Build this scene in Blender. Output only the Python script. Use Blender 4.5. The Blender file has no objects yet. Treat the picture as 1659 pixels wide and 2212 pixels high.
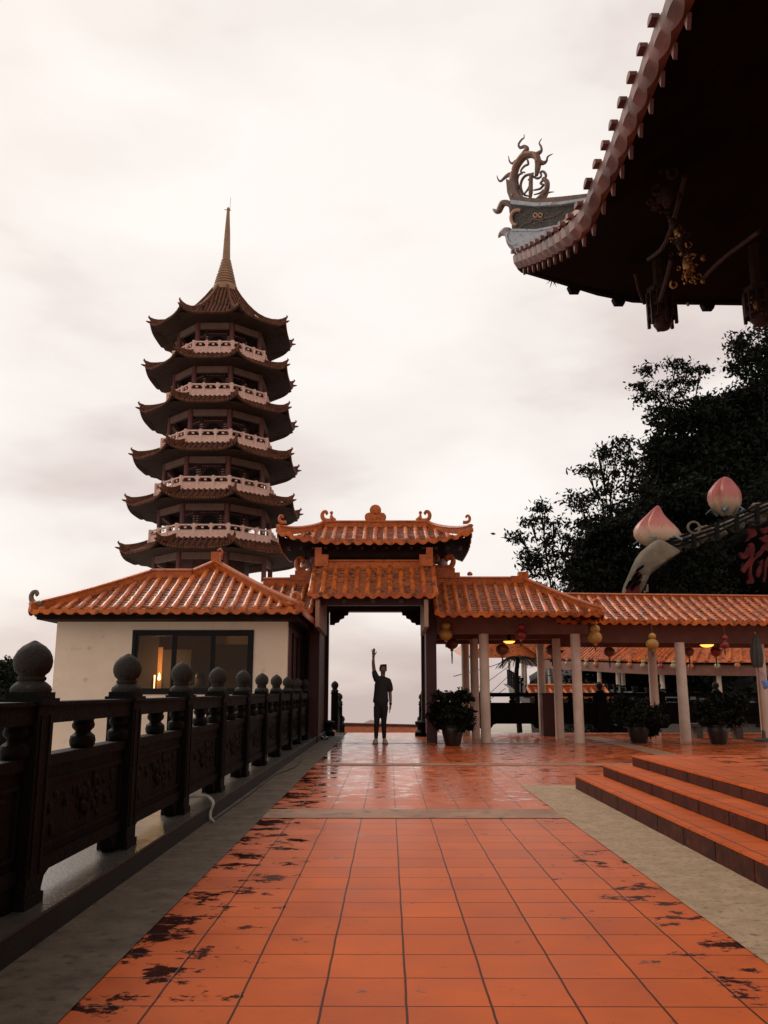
import bpy, math, random
import numpy as np
from mathutils import Vector, Matrix
PI = math.pi
rnd = random.Random(7)
S = bpy.context.scene
COL = S.collection

# ------------------------------------------------------------------ camera
H0, F0, PITCH = 1.17, 1853.0, math.radians(11.77)
YAW = math.atan(0.00555)
CX, CY = 829.5, 1106.0
cp, sp = math.cos(PITCH), math.sin(PITCH)
cw, sw = math.cos(YAW), math.sin(YAW)
def ray(x, y):
    r = (x-CX)/F0; u = (CY-y)/F0
    fx, fz = cp - u*sp, sp + u*cp
    return Vector((r*cw - fx*sw, r*sw + fx*cw, fz))
def P(x, y, Y):
    d = ray(x, y); k = Y/d.y
    return Vector((d.x*k, Y, H0 + d.z*k))
def G(x, y, z=0.0):
    d = ray(x, y); k = (z-H0)/d.z
    return Vector((d.x*k, d.y*k, z))
def PP(x, y, q, n):
    d = ray(x, y); c = Vector((0, 0, H0))
    return c + d*((q-c).dot(n)/d.dot(n))

# ------------------------------------------------------------------ materials
def mat(name, c1, c2=None, rough=0.6, scale=3.0, bump=0.0, bscale=30.0, metal=0.0, spec=0.5, detail=5.0, stretch=(1, 1, 1), c3=None, s3=0.7, rvar=0.0):
    m = bpy.data.materials.new(name); m.use_nodes = True
    nt = m.node_tree; N = nt.nodes; L = nt.links
    b = N['Principled BSDF']
    b.inputs['Roughness'].default_value = rough
    b.inputs['Metallic'].default_value = metal
    b.inputs['Specular IOR Level'].default_value = spec
    tc = N.new('ShaderNodeTexCoord'); mp = N.new('ShaderNodeMapping'); mp.inputs['Scale'].default_value = stretch
    L.new(tc.outputs['Object'], mp.inputs['Vector'])
    if c2 is None: c2 = tuple(v*0.75 for v in c1)
    nz = N.new('ShaderNodeTexNoise'); nz.inputs['Scale'].default_value = scale; nz.inputs['Detail'].default_value = detail
    nz.inputs['Roughness'].default_value = 0.62
    L.new(mp.outputs[0], nz.inputs['Vector'])
    rp = N.new('ShaderNodeValToRGB'); e = rp.color_ramp.elements
    e[0].position = 0.34; e[0].color = (*c1, 1); e[1].position = 0.66; e[1].color = (*c2, 1)
    L.new(nz.outputs['Fac'], rp.inputs['Fac']); out = rp.outputs['Color']
    if c3 is not None:
        n3 = N.new('ShaderNodeTexNoise'); n3.inputs['Scale'].default_value = scale*3.7; n3.inputs['Detail'].default_value = 6
        L.new(mp.outputs[0], n3.inputs['Vector'])
        r3 = N.new('ShaderNodeValToRGB'); r3.color_ramp.elements[0].position = s3-0.1; r3.color_ramp.elements[1].position = s3+0.06
        L.new(n3.outputs['Fac'], r3.inputs['Fac'])
        mx = N.new('ShaderNodeMixRGB'); L.new(r3.outputs['Color'], mx.inputs['Fac']); L.new(out, mx.inputs[1]); mx.inputs[2].default_value = (*c3, 1)
        out = mx.outputs[0]
    L.new(out, b.inputs['Base Color'])
    if rvar:
        mr = N.new('ShaderNodeMapRange'); mr.inputs[3].default_value = max(0.03, rough-rvar); mr.inputs[4].default_value = min(1, rough+rvar)
        L.new(nz.outputs['Fac'], mr.inputs[0]); L.new(mr.outputs[0], b.inputs['Roughness'])
    if bump:
        nb = N.new('ShaderNodeTexNoise'); nb.inputs['Scale'].default_value = bscale; nb.inputs['Detail'].default_value = 4
        L.new(mp.outputs[0], nb.inputs['Vector'])
        bp = N.new('ShaderNodeBump'); bp.inputs['Strength'].default_value = bump; bp.inputs['Distance'].default_value = 0.02
        L.new(nb.outputs['Fac'], bp.inputs['Height']); L.new(bp.outputs[0], b.inputs['Normal'])
    return m
def emit(name, col, s):
    m = bpy.data.materials.new(name); m.use_nodes = True
    b = m.node_tree.nodes['Principled BSDF']
    b.inputs['Base Color'].default_value = (*col, 1); b.inputs['Emission Color'].default_value = (*col, 1)
    b.inputs['Emission Strength'].default_value = s
    return m
M = {}
M['tile'] = mat('glazed_tile', (0.64, 0.155, 0.018), (0.36, 0.068, 0.012), 0.34, 1.7, 0.25, 14, c3=(0.14, 0.04, 0.016), s3=0.60, rvar=0.12, spec=0.28)
M['pan'] = mat('pan_tile', (0.40, 0.095, 0.016), (0.20, 0.046, 0.011), 0.42, 3, 0.3, 14, c3=(0.05, 0.02, 0.014), s3=0.6)
M['ridge'] = mat('ridge_tile', (0.52, 0.125, 0.018), (0.34, 0.07, 0.012), 0.4, 4, 0.2, 20, c3=(0.10, 0.035, 0.018), s3=0.66, spec=0.28)
M['soffit'] = mat('dark_soffit', (0.024, 0.008, 0.006), (0.012, 0.005, 0.004), 0.8, 4, spec=0.1)
M['redwood'] = mat('dark_red_paint', (0.062, 0.010, 0.006), (0.036, 0.006, 0.005), 0.55, 3, 0.1, 20)
M['board'] = mat('pale_board', (0.42, 0.24, 0.15), (0.33, 0.18, 0.12), 0.6, 4)
M['cream'] = mat('cream_plaster', (0.82, 0.65, 0.50), (0.72, 0.56, 0.42), 0.85, 1.2, 0.25, 60, c3=(0.52, 0.40, 0.28), s3=0.72)
M['column'] = mat('cream_column', (0.74, 0.59, 0.46), (0.60, 0.46, 0.35), 0.6, 2.5, 0.1, 30, c3=(0.24, 0.17, 0.12), s3=0.74)
M['beam'] = mat('beam_plaster', (0.20, 0.075, 0.048), (0.14, 0.052, 0.035), 0.7, 3)
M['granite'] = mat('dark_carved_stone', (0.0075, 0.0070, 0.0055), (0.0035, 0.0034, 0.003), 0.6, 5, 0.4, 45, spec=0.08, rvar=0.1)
M['finial'] = mat('weathered_finial_stone', (0.032, 0.027, 0.021), (0.016, 0.0135, 0.011), 0.75, 6, 0.5, 60, c3=(0.07, 0.06, 0.047), s3=0.7, spec=0.2)
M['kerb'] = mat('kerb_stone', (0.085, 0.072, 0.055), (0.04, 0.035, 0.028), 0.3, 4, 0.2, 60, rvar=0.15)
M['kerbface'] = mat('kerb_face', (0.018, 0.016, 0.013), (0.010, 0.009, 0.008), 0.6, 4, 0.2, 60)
M['concrete'] = mat('beige_granolithic', (0.47, 0.335, 0.215), (0.36, 0.255, 0.165), 0.65, 6, 0.4, 150, c3=(0.23, 0.165, 0.108), s3=0.64, rvar=0.1, spec=0.06)
M['concrete_shaded'] = mat('shaded_granolithic', (0.165, 0.122, 0.082), (0.095, 0.072, 0.050), 0.6, 4, 0.4, 150, c3=(0.06, 0.047, 0.034), s3=0.64, rvar=0.12, spec=0.12)  # darker copy of the beige granolithic, shade beside the balustrade put into its colour
M['band'] = mat('reddish_granolithic', (0.40, 0.205, 0.115), (0.27, 0.135, 0.078), 0.5, 1.6, 0.3, 150, c3=(0.16, 0.08, 0.05), s3=0.62, rvar=0.14, spec=0.3)
M['lower'] = mat('lower_concrete', (0.50, 0.46, 0.38), (0.38, 0.35, 0.30), 0.8, 0.7)
M['glassdark'] = mat('window_glass', (0.02, 0.018, 0.012), (0.016, 0.014, 0.01), 0.08, 2)
M['frame'] = mat('black_frame', (0.008, 0.007, 0.006), (0.005, 0.005, 0.005), 0.5, 5, spec=0.15)
M['pag_tile'] = mat('pagoda_tile', (0.17, 0.056, 0.026), (0.085, 0.030, 0.016), 0.7, 2.0, 0.2, 8, c3=(0.024, 0.013, 0.009), s3=0.62, spec=0.2)
M['pag_dark'] = mat('pagoda_soffit', (0.050, 0.025, 0.017), (0.030, 0.016, 0.011), 0.9, 2, spec=0.1)
M['pag_col'] = mat('pagoda_red', (0.13, 0.032, 0.024), (0.085, 0.022, 0.017), 0.6, 2)
M['pag_beam'] = mat('pagoda_beam', (0.17, 0.088, 0.062), (0.11, 0.06, 0.045), 0.8, 2.5)
M['pag_core'] = mat('pagoda_core', (0.075, 0.022, 0.017), (0.035, 0.012, 0.010), 0.8, 2)
M['pag_rail'] = mat('pink_white_plaster', (0.78, 0.50, 0.40), (0.66, 0.40, 0.32), 0.7, 3, c3=(0.42, 0.25, 0.19), s3=0.7)
M['spire'] = mat('bronze_spire', (0.27, 0.145, 0.072), (0.19, 0.10, 0.052), 0.55, 2, 0.2, 8)
M['fascia'] = mat('pink_terracotta', (0.16, 0.046, 0.031), (0.055, 0.018, 0.013), 0.7, 2.6, 0.2, 20, c3=(0.12, 0.045, 0.04), s3=0.66)
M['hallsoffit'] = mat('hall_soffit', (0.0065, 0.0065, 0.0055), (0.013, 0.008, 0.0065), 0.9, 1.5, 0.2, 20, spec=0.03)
M['blue'] = mat('pale_blue_plaster', (0.40, 0.43, 0.46), (0.30, 0.33, 0.36), 0.6, 5, 0.2, 30, c3=(0.14, 0.12, 0.10), s3=0.66)
M['ornament'] = mat('brown_ornament', (0.17, 0.095, 0.062), (0.085, 0.052, 0.038), 0.5, 9, 0.3, 50)
M['darkpanel'] = mat('dark_relief', (0.045, 0.04, 0.032), (0.022, 0.021, 0.018), 0.6, 12, 0.6, 60, c3=(0.14, 0.12, 0.08), s3=0.66)
M['gold'] = mat('gilded_carving', (0.34, 0.16, 0.045), (0.12, 0.05, 0.018), 0.35, 8, 0.5, 40, metal=0.6)
M['carve'] = mat('dark_carving', (0.040, 0.017, 0.010), (0.018, 0.009, 0.006), 0.6, 8, 0.4, 40, spec=0.15)
M['leaf'] = mat('leaf_dark', (0.012, 0.014, 0.009), (0.006, 0.0075, 0.0055), 0.7, 0.5, spec=0.08)
M['leaf2'] = mat('leaf_green', (0.012, 0.015, 0.008), (0.006, 0.008, 0.005), 0.6, 2, spec=0.12)
M['bark'] = mat('bark', (0.014, 0.011, 0.008), (0.008, 0.006, 0.005), 0.9, 3, spec=0.05)
M['hill'] = mat('hillside', (0.013, 0.015, 0.012), (0.007, 0.009, 0.008), 0.9, 0.15)
M['rock'] = mat('grey_brown_rock', (0.16, 0.12, 0.075), (0.06, 0.048, 0.034), 0.8, 0.6, 0.8, 3, c3=(0.22, 0.17, 0.12), s3=0.68)
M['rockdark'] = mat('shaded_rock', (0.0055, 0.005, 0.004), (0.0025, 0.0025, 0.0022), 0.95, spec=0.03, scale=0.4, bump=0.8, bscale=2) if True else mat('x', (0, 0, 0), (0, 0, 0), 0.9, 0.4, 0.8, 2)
M['redpaint'] = mat('red_character_paint', (0.125, 0.019, 0.021), (0.055, 0.009, 0.010), 0.8, 1, spec=0.08)
M['darkred'] = mat('dull_red_paint', (0.14, 0.02, 0.026), (0.08, 0.012, 0.016), 0.6, 1)
M['peach'] = None
M['pot'] = mat('glazed_pot', (0.014, 0.009, 0.007), (0.008, 0.006, 0.005), 0.4, 6, 0.3, 25)
M['yellow'] = mat('yellow_lantern', (0.50, 0.27, 0.05), (0.36, 0.18, 0.035), 0.35, 6)
M['redl'] = mat('red_lantern', (0.32, 0.03, 0.022), (0.2, 0.018, 0.016), 0.3, 6)
M['orangel'] = mat('orange_lantern', (0.45, 0.14, 0.05), (0.30, 0.09, 0.035), 0.4, 6)
M['brownl'] = mat('brown_lantern', (0.22, 0.075, 0.025), (0.13, 0.045, 0.018), 0.4, 6)
M['palel'] = mat('pale_lantern', (0.36, 0.27, 0.13), (0.26, 0.19, 0.09), 0.4, 6)
M['tassel'] = mat('tassel', (0.12, 0.03, 0.02), (0.08, 0.02, 0.015), 0.8, 6)
M['globe'] = mat('white_globe', (0.62, 0.50, 0.46), (0.55, 0.44, 0.40), 0.3, 3)
M['skin'] = mat('skin', (0.20, 0.092, 0.066), (0.17, 0.078, 0.056), 0.55, 9)
M['shirt'] = mat('charcoal_tshirt', (0.020, 0.019, 0.018), (0.014, 0.013, 0.013), 0.85, 12, 0.3, 60)
M['trouser'] = mat('black_trousers', (0.014, 0.014, 0.014), (0.010, 0.010, 0.010), 0.85, 12, 0.3, 60)
M['hair'] = mat('dark_hair', (0.022, 0.011, 0.008), (0.012, 0.007, 0.006), 0.5, 30)
M['shoe'] = mat('cream_shoe', (0.50, 0.38, 0.29), (0.36, 0.26, 0.19), 0.6, 20)
M['sole'] = mat('dark_sole', (0.03, 0.02, 0.02), (0.02, 0.015, 0.015), 0.7, 20)
M['hose'] = mat('white_hose', (0.50, 0.46, 0.38), (0.38, 0.34, 0.28), 0.4, 10)
M['grey'] = mat('grey_cloth', (0.075, 0.07, 0.06), (0.05, 0.046, 0.04), 0.8, 6)
M['bluebag'] = mat('blue_plastic', (0.18, 0.30, 0.60), (0.10, 0.18, 0.40), 0.4, 20)
M['railblue'] = mat('grey_blue_railing', (0.10, 0.11, 0.125), (0.05, 0.055, 0.07), 0.6, 1.5)
M['farhill'] = mat('far_hill', (0.33, 0.24, 0.22), (0.26, 0.19, 0.18), 1.0, 0.05)  # pale mauve, distance haze put into the hill colour
M['bench'] = mat('stone_bench', (0.10, 0.085, 0.07), (0.07, 0.06, 0.05), 0.7, 6)
M['lampglow'] = emit('lit_ceiling_lamp', (1.0, 0.33, 0.06), 3.0)
M['bulb'] = emit('lit_bulb', (1.0, 0.62, 0.36), 5.0)
M['strip'] = mat('lit_door_edge', (0.42, 0.19, 0.05), (0.34, 0.15, 0.04), 0.6)
M['tube'] = emit('lit_white_tube', (1.0, 0.8, 0.65), 1.3)
M['room'] = mat('room_wall', (0.34, 0.24, 0.12), (0.28, 0.20, 0.10), 0.9, 1)
M['roomd'] = mat('room_dark', (0.05, 0.033, 0.022), (0.035, 0.023, 0.016), 0.9, 1)

def glass():
    m = bpy.data.materials.new('clear_window_glass'); m.use_nodes = True
    nt = m.node_tree; N = nt.nodes; N.remove(N['Principled BSDF'])
    o = N['Material Output']; t = N.new('ShaderNodeBsdfTransparent'); t.inputs[0].default_value = (0.72, 0.68, 0.6, 1)
    g = N.new('ShaderNodeBsdfGlossy'); g.inputs['Roughness'].default_value = 0.03
    f = N.new('ShaderNodeFresnel'); f.inputs[0].default_value = 1.28
    x = N.new('ShaderNodeMixShader'); nt.links.new(f.outputs[0], x.inputs[0]); nt.links.new(t.outputs[0], x.inputs[1]); nt.links.new(g.outputs[0], x.inputs[2])
    nt.links.new(x.outputs[0], o.inputs['Surface'])
    return m
M['glass'] = glass()

def peach_mat():
    m = bpy.data.materials.new('painted_peach'); m.use_nodes = True
    nt = m.node_tree; N = nt.nodes; L = nt.links; b = N['Principled BSDF']; b.inputs['Roughness'].default_value = 0.45
    tc = N.new('ShaderNodeTexCoord'); sx = N.new('ShaderNodeSeparateXYZ'); L.new(tc.outputs['Object'], sx.inputs[0])
    nz = N.new('ShaderNodeTexNoise'); nz.inputs['Scale'].default_value = 2.5; nz.inputs['Detail'].default_value = 5
    mp = N.new('ShaderNodeMapping'); mp.inputs['Scale'].default_value = (2.5, 2.5, 0.15); L.new(tc.outputs['Object'], mp.inputs[0]); L.new(mp.outputs[0], nz.inputs[0])
    ad = N.new('ShaderNodeMath'); ad.operation = 'MULTIPLY_ADD'; ad.inputs[1].default_value = 0.9; L.new(nz.outputs['Fac'], ad.inputs[0]); L.new(sx.outputs['Z'], ad.inputs[2])
    mr = N.new('ShaderNodeMapRange'); mr.inputs[1].default_value = 0.3; mr.inputs[2].default_value = 2.9; L.new(ad.outputs[0], mr.inputs[0])
    r = N.new('ShaderNodeValToRGB'); e = r.color_ramp.elements
    e[0].color = (0.36, 0.27, 0.17, 1); e[0].position = 0.12
    e[1].color = (0.28, 0.045, 0.045, 1); e[1].position = 1.0
    for p, c in ((0.4, (0.46, 0.25, 0.17, 1)), (0.50, (0.42, 0.13, 0.095, 1)), (0.75, (0.36, 0.08, 0.065, 1))):
        k = e.new(p); k.color = c
    L.new(mr.outputs[0], r.inputs[0]); L.new(r.outputs[0], b.inputs['Base Color'])
    return m
M['peach'] = peach_mat()

def floor_mat():
    m = bpy.data.materials.new('terracotta_floor_tiles'); m.use_nodes = True
    nt = m.node_tree; N = nt.nodes; L = nt.links; b = N['Principled BSDF']; 
    def math_(op, a, c=None, v2=None):
        n = N.new('ShaderNodeMath'); n.operation = op
        if isinstance(a, (int, float)): n.inputs[0].default_value = a
        else: L.new(a, n.inputs[0])
        if c is not None:
            if isinstance(c, (int, float)): n.inputs[1].default_value = c
            else: L.new(c, n.inputs[1])
        if v2 is not None:
            if isinstance(v2, (int, float)): n.inputs[2].default_value = v2
            else: L.new(v2, n.inputs[2])
        return n.outputs[0]
    def rng(v, a, b_, c=0.0, d=1.0):
        n = N.new('ShaderNodeMapRange'); n.interpolation_type = 'SMOOTHSTEP'
        n.inputs[1].default_value = a; n.inputs[2].default_value = b_; n.inputs[3].default_value = c; n.inputs[4].default_value = d
        L.new(v, n.inputs[0]); return n.outputs[0]
    tc = N.new('ShaderNodeTexCoord'); sx = N.new('ShaderNodeSeparateXYZ'); L.new(tc.outputs['Object'], sx.inputs[0])
    X, Y = sx.outputs['X'], sx.outputs['Y']
    # joints: along the walk wide and dark, across it thin
    wob = N.new('ShaderNodeTexNoise'); wob.inputs['Scale'].default_value = 3.0; L.new(tc.outputs['Object'], wob.inputs[0])
    wj = math_('MULTIPLY', math_('SUBTRACT', wob.outputs['Fac'], 0.5), 0.010)
    def joint(c, per, ph, w):
        fr = math_('FRACT', math_('DIVIDE', math_('SUBTRACT', math_('ADD', c, wj), ph-50*per), per))
        d = math_('MULTIPLY', math_('SUBTRACT', 0.5, math_('ABSOLUTE', math_('SUBTRACT', fr, 0.5))), per)
        return rng(d, w*0.5, w*1.0, 1.0, 0.0)
    jx = joint(X, 0.3225, 0.066, 0.0062); jy = joint(Y, 0.3265, 3.561, 0.0058)
    jt = math_('MAXIMUM', jx, math_('MULTIPLY', jy, 0.95))
    # tile to tile variation
    fx = math_('FLOOR', math_('DIVIDE', math_('SUBTRACT', X, 0.066), 0.3225)); fy = math_('FLOOR', math_('DIVIDE', math_('SUBTRACT', Y, 3.561), 0.3265))
    cb = N.new('ShaderNodeCombineXYZ'); L.new(fx, cb.inputs[0]); L.new(fy, cb.inputs[1])
    wn = N.new('ShaderNodeTexWhiteNoise'); L.new(cb.outputs[0], wn.inputs['Vector'])
    nz = N.new('ShaderNodeTexNoise'); nz.inputs['Scale'].default_value = 1.6; nz.inputs['Detail'].default_value = 8; nz.inputs['Roughness'].default_value = 0.7; L.new(tc.outputs['Object'], nz.inputs[0])
    v = math_('ADD', math_('MULTIPLY', wn.outputs['Value'], 0.18), math_('MULTIPLY', nz.outputs['Fac'], 0.95))
    r = N.new('ShaderNodeValToRGB'); e = r.color_ramp.elements
    e[0].position = 0.3; e[0].color = (0.42, 0.078, 0.018, 1); e[1].position = 0.9; e[1].color = (0.72, 0.148, 0.029, 1)
    L.new(v, r.inputs[0])
    # wet patches, drawn out across the walk
    mp = N.new('ShaderNodeMapping'); mp.inputs['Scale'].default_value = (1.5, 2.0, 1.0); L.new(tc.outputs['Object'], mp.inputs[0])
    wz = N.new('ShaderNodeTexNoise'); wz.inputs['Scale'].default_value = 2.1; wz.inputs['Detail'].default_value = 10; wz.inputs['Roughness'].default_value = 0.72; wz.inputs['Distortion'].default_value = 0.15
    L.new(mp.outputs[0], wz.inputs[0])
    left = rng(X, -1.25, -0.15, 0.15, 0.0)
    rightf = math_('MULTIPLY', rng(X, 0.7, 1.7, 0.0, 0.13), rng(Y, 4.5, 8.5, 1.0, 0.45))
    mid = math_('MULTIPLY', rng(Y, 7.0, 9.5, 0.0, 0.03), 1.0)
    w = math_('ADD', math_('ADD', math_('ADD', wz.outputs['Fac'], left), rightf), math_('ADD', mid, math_('MULTIPLY', jt, 0.035)))
    wet = rng(w, 0.640, 0.690)
    mx = N.new('ShaderNodeMixRGB'); mx.blend_type = 'MIX'; L.new(wet, mx.inputs[0]); L.new(r.outputs[0], mx.inputs[1]); mx.inputs[2].default_value = (0.040, 0.010, 0.008, 1)
    sp2 = N.new('ShaderNodeTexNoise'); sp2.inputs['Scale'].default_value = 11; sp2.inputs['Detail'].default_value = 7; sp2.inputs['Roughness'].default_value = 0.7; L.new(tc.outputs['Object'], sp2.inputs[0])
    dirt = N.new('ShaderNodeMixRGB'); L.new(math_('MULTIPLY', rng(sp2.outputs['Fac'], 0.60, 0.74), 0.75), dirt.inputs[0]); L.new(mx.outputs[0], dirt.inputs[1]); dirt.inputs[2].default_value = (0.16, 0.035, 0.014, 1); mx = dirt
    mj = N.new('ShaderNodeMixRGB'); L.new(math_('MULTIPLY', jt, 0.9), mj.inputs[0]); L.new(mx.outputs[0], mj.inputs[1]); mj.inputs[2].default_value = (0.014, 0.006, 0.005, 1)
    L.new(mj.outputs[0], b.inputs['Base Color'])
    # roughness: dry near the camera, a film of water towards the gate
    film = rng(Y, 6.5, 12.5, 0.0, 1.0)
    L.new(math_('MAXIMUM', rng(Y, 4.0, 14.0, 0.07, 0.8), math_('MULTIPLY', wet, 0.35)), b.inputs['Specular IOR Level'])
    base = math_('SUBTRACT', math_('ADD', 0.42, math_('MULTIPLY', math_('SUBTRACT', nz.outputs['Fac'], 0.5), 0.35)), math_('MULTIPLY', film, 0.15))
    rg = math_('MULTIPLY', base, rng(wet, 0, 1, 1.0, 0.35))
    pl = rng(wz.outputs['Fac'], 0.50, 0.62)
    rg2 = math_('MULTIPLY', rg, math_('SUBTRACT', 1.0, math_('MULTIPLY', math_('MULTIPLY', pl, film), 0.7)))
    L.new(math_('MAXIMUM', rg2, 0.05), b.inputs['Roughness'])
    bp = N.new('ShaderNodeBump'); bp.inputs['Strength'].default_value = 0.35; bp.inputs['Distance'].default_value = 0.004
    h = math_('SUBTRACT', math_('MULTIPLY', nz.outputs['Fac'], 0.35), jt)
    L.new(h, bp.inputs['Height']); L.new(bp.outputs[0], b.inputs['Normal'])
    return m
M['floor'] = floor_mat()
M['step'] = None

# ------------------------------------------------------------------ object helpers
def wloc(o):
    v = Vector((0, 0, 0))
    while o is not None:
        v += o.location; o = o.parent
    return v
def tag(o, label=None, cat=None, group=None, kind=None):
    if label: o['label'] = label
    if cat: o['category'] = cat
    if group: o['group'] = group
    if kind: o['kind'] = kind
    return o
def thing(name, loc, label, cat, group=None):
    o = bpy.data.objects.new(name, None); COL.objects.link(o); o.location = loc
    o.empty_display_size = 0.2
    return tag(o, label, cat, group)
def copy_tree(o, parent=None):
    c = o.copy(); COL.objects.link(c)
    if parent is not None: c.parent = parent
    for ch in list(o.children): copy_tree(ch, c)
    return c
def inst(mesh, name, parent, loc, rz=0.0, sc=None):
    o = bpy.data.objects.new(name, mesh); COL.objects.link(o)
    if parent is not None:
        o.parent = parent; loc = Vector(loc) - wloc(parent)
    o.location = loc; o.rotation_euler = (0, 0, rz)
    if sc: o.scale = sc
    return o

class MB:
    def __init__(s): s.v = []; s.f = []; s.mi = []; s.cur = 0
    def add(s, vs, fs):
        n = len(s.v); s.v.extend([tuple(v) for v in vs]); s.f.extend([tuple(i+n for i in f) for f in fs]); s.mi.extend([s.cur]*len(fs)); return s
    def box(s, c, d, rz=0.0, taper=1.0):
        hx, hy, hz = d[0]/2, d[1]/2, d[2]/2; ca, sa = math.cos(rz), math.sin(rz); vs = []
        for z in (-1, 1):
            k = taper if z > 0 else 1.0
            for x, y in ((-1, -1), (1, -1), (1, 1), (-1, 1)):
                a, b = x*hx*k, y*hy*k
                vs.append((c[0]+a*ca-b*sa, c[1]+a*sa+b*ca, c[2]+z*hz))
        return s.add(vs, [(3, 2, 1, 0), (4, 5, 6, 7), (0, 1, 5, 4), (1, 2, 6, 5), (2, 3, 7, 6), (3, 0, 4, 7)])
    def box2(s, a, b): 
        return s.box([(a[i]+b[i])/2 for i in range(3)], [abs(b[i]-a[i]) for i in range(3)])
    def tube(s, pts, rad, n=8, cap=True):
        pts = [Vector(p) for p in pts]
        if not isinstance(rad, (list, tuple)): rad = [rad]*len(pts)
        rings = []; prev = None
        for i, p in enumerate(pts):
            t = (pts[min(i+1, len(pts)-1)] - pts[max(i-1, 0)])
            if t.length < 1e-9: t = Vector((0, 0, 1))
            t.normalize()
            if prev is None:
                a = Vector((0, 0, 1)) if abs(t.z) < 0.9 else Vector((1, 0, 0))
                u = t.cross(a).normalized()
            else:
                u = (prev - t*prev.dot(t))
                if u.length < 1e-6: u = t.orthogonal()
                u.normalize()
            prev = u; w = t.cross(u)
            rings.append([p + (u*math.cos(2*PI*k/n) + w*math.sin(2*PI*k/n))*rad[i] for k in range(n)])
        vs = [q for r in rings for q in r]; fs = []
        for i in range(len(pts)-1):
            for k in range(n):
                a = i*n+k; b = i*n+(k+1) % n; fs.append((a, b, b+n, a+n))
        if cap:
            fs.append(tuple(range(n-1, -1, -1))); m = (len(pts)-1)*n; fs.append(tuple(m+k for k in range(n)))
        return s.add(vs, fs)
    def lathe(s, prof, c=(0, 0, 0), n=16, a0=0.0, sq=1.0):
        vs = []; fs = []
        for r, z in prof:
            for k in range(n):
                a = a0+2*PI*k/n; vs.append((c[0]+r*math.cos(a), c[1]+r*math.sin(a)*sq, c[2]+z))
        for i in range(len(prof)-1):
            for k in range(n):
                a = i*n+k; b = i*n+(k+1) % n; fs.append((a, b, b+n, a+n))
        fs.append(tuple(range(n-1, -1, -1))); m = (len(prof)-1)*n; fs.append(tuple(m+k for k in range(n)))
        return s.add(vs, fs)
    def prism(s, poly, off):
        off = Vector(off); n = len(poly); vs = [Vector(p)-off/2 for p in poly] + [Vector(p)+off/2 for p in poly]
        fs = [tuple(range(n-1, -1, -1)), tuple(range(n, 2*n))]
        for i in range(n):
            j = (i+1) % n; fs.append((i, j, j+n, i+n))
        return s.add(vs, fs)
    def grid(s, rows, flip=False):
        m = len(rows[0]); vs = [p for r in rows for p in r]; fs = []
        for i in range(len(rows)-1):
            for j in range(m-1):
                a = i*m+j; f = (a, a+1, a+m+1, a+m); fs.append(f[::-1] if flip else f)
        return s.add(vs, fs)
    def sweep(s, pts, prof):
        pts = [Vector(p) for p in pts]; n = len(prof); rings = []
        for i, p in enumerate(pts):
            t = pts[min(i+1, len(pts)-1)] - pts[max(i-1, 0)]; t.z = 0
            t.normalize(); sd = Vector((t.y, -t.x, 0))
            rings.append([p + sd*a + Vector((0, 0, b)) for a, b in prof])
        vs = [q for r in rings for q in r]; fs = []
        for i in range(len(pts)-1):
            for k in range(n):
                a = i*n+k; b = i*n+(k+1) % n; fs.append((a, b, b+n, a+n))
        fs.append(tuple(range(n-1, -1, -1))); m = (len(pts)-1)*n; fs.append(tuple(m+k for k in range(n)))
        return s.add(vs, fs)
    def ball(s, c, r, nu=12, nv=8, sq=(1, 1, 1)):
        prof = []; vs = []; fs = []
        for i in range(nv+1):
            t = PI*i/nv
            for k in range(nu):
                a = 2*PI*k/nu; vs.append((c[0]+r*sq[0]*math.sin(t)*math.cos(a), c[1]+r*sq[1]*math.sin(t)*math.sin(a), c[2]-r*sq[2]*math.cos(t)))
        for i in range(nv):
            for k in range(nu):
                a = i*nu+k; b = i*nu+(k+1) % nu; fs.append((a, b, b+nu, a+nu))
        return s.add(vs, fs)
    def mesh(s, name, mats, smooth=False, off=None):
        me = bpy.data.meshes.new(name)
        vs = s.v if off is None else [(v[0]-off[0], v[1]-off[1], v[2]-off[2]) for v in s.v]
        me.from_pydata(vs, [], s.f); 
        if not isinstance(mats, (list, tuple)): mats = [mats]
        for m in mats: me.materials.append(m)
        if len(mats) > 1: me.polygons.foreach_set('material_index', s.mi)
        if smooth:
            me.polygons.foreach_set('use_smooth', [True]*len(s.f))
            me.set_sharp_from_angle(angle=math.radians(38))
        me.update(); return me
    def build(s, name, mats, parent=None, smooth=False, loc=None):
        off = wloc(parent) if parent is not None else (Vector(loc) if loc is not None else Vector((0, 0, 0)))
        me = s.mesh(name, mats, smooth, off)
        o = bpy.data.objects.new(name, me); COL.objects.link(o)
        if parent is not None: o.parent = parent
        else: o.location = off
        return o
def struct(name, mb, m, smooth=False):
    o = mb.build(name, m, None, smooth); o['kind'] = 'structure'; return o

def catmull(pts, k=4):
    pts = [Vector(p) for p in pts]; out = []
    for i in range(len(pts)-1):
        p0 = pts[max(i-1, 0)]; p1 = pts[i]; p2 = pts[i+1]; p3 = pts[min(i+2, len(pts)-1)]
        for j in range(k):
            t = j/k
            out.append(0.5*((2*p1)+(p2-p0)*t+(2*p0-5*p1+4*p2-p3)*t*t+(3*p1-p0-3*p2+p3)*t**3))
    out.append(pts[-1]); return out
def lerp_list(xs, ys, x):
    if x <= xs[0]: return ys[0]
    for i in range(len(xs)-1):
        if x <= xs[i+1]:
            return ys[i]+(ys[i+1]-ys[i])*(x-xs[i])/(xs[i+1]-xs[i])
    return ys[-1]

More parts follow.
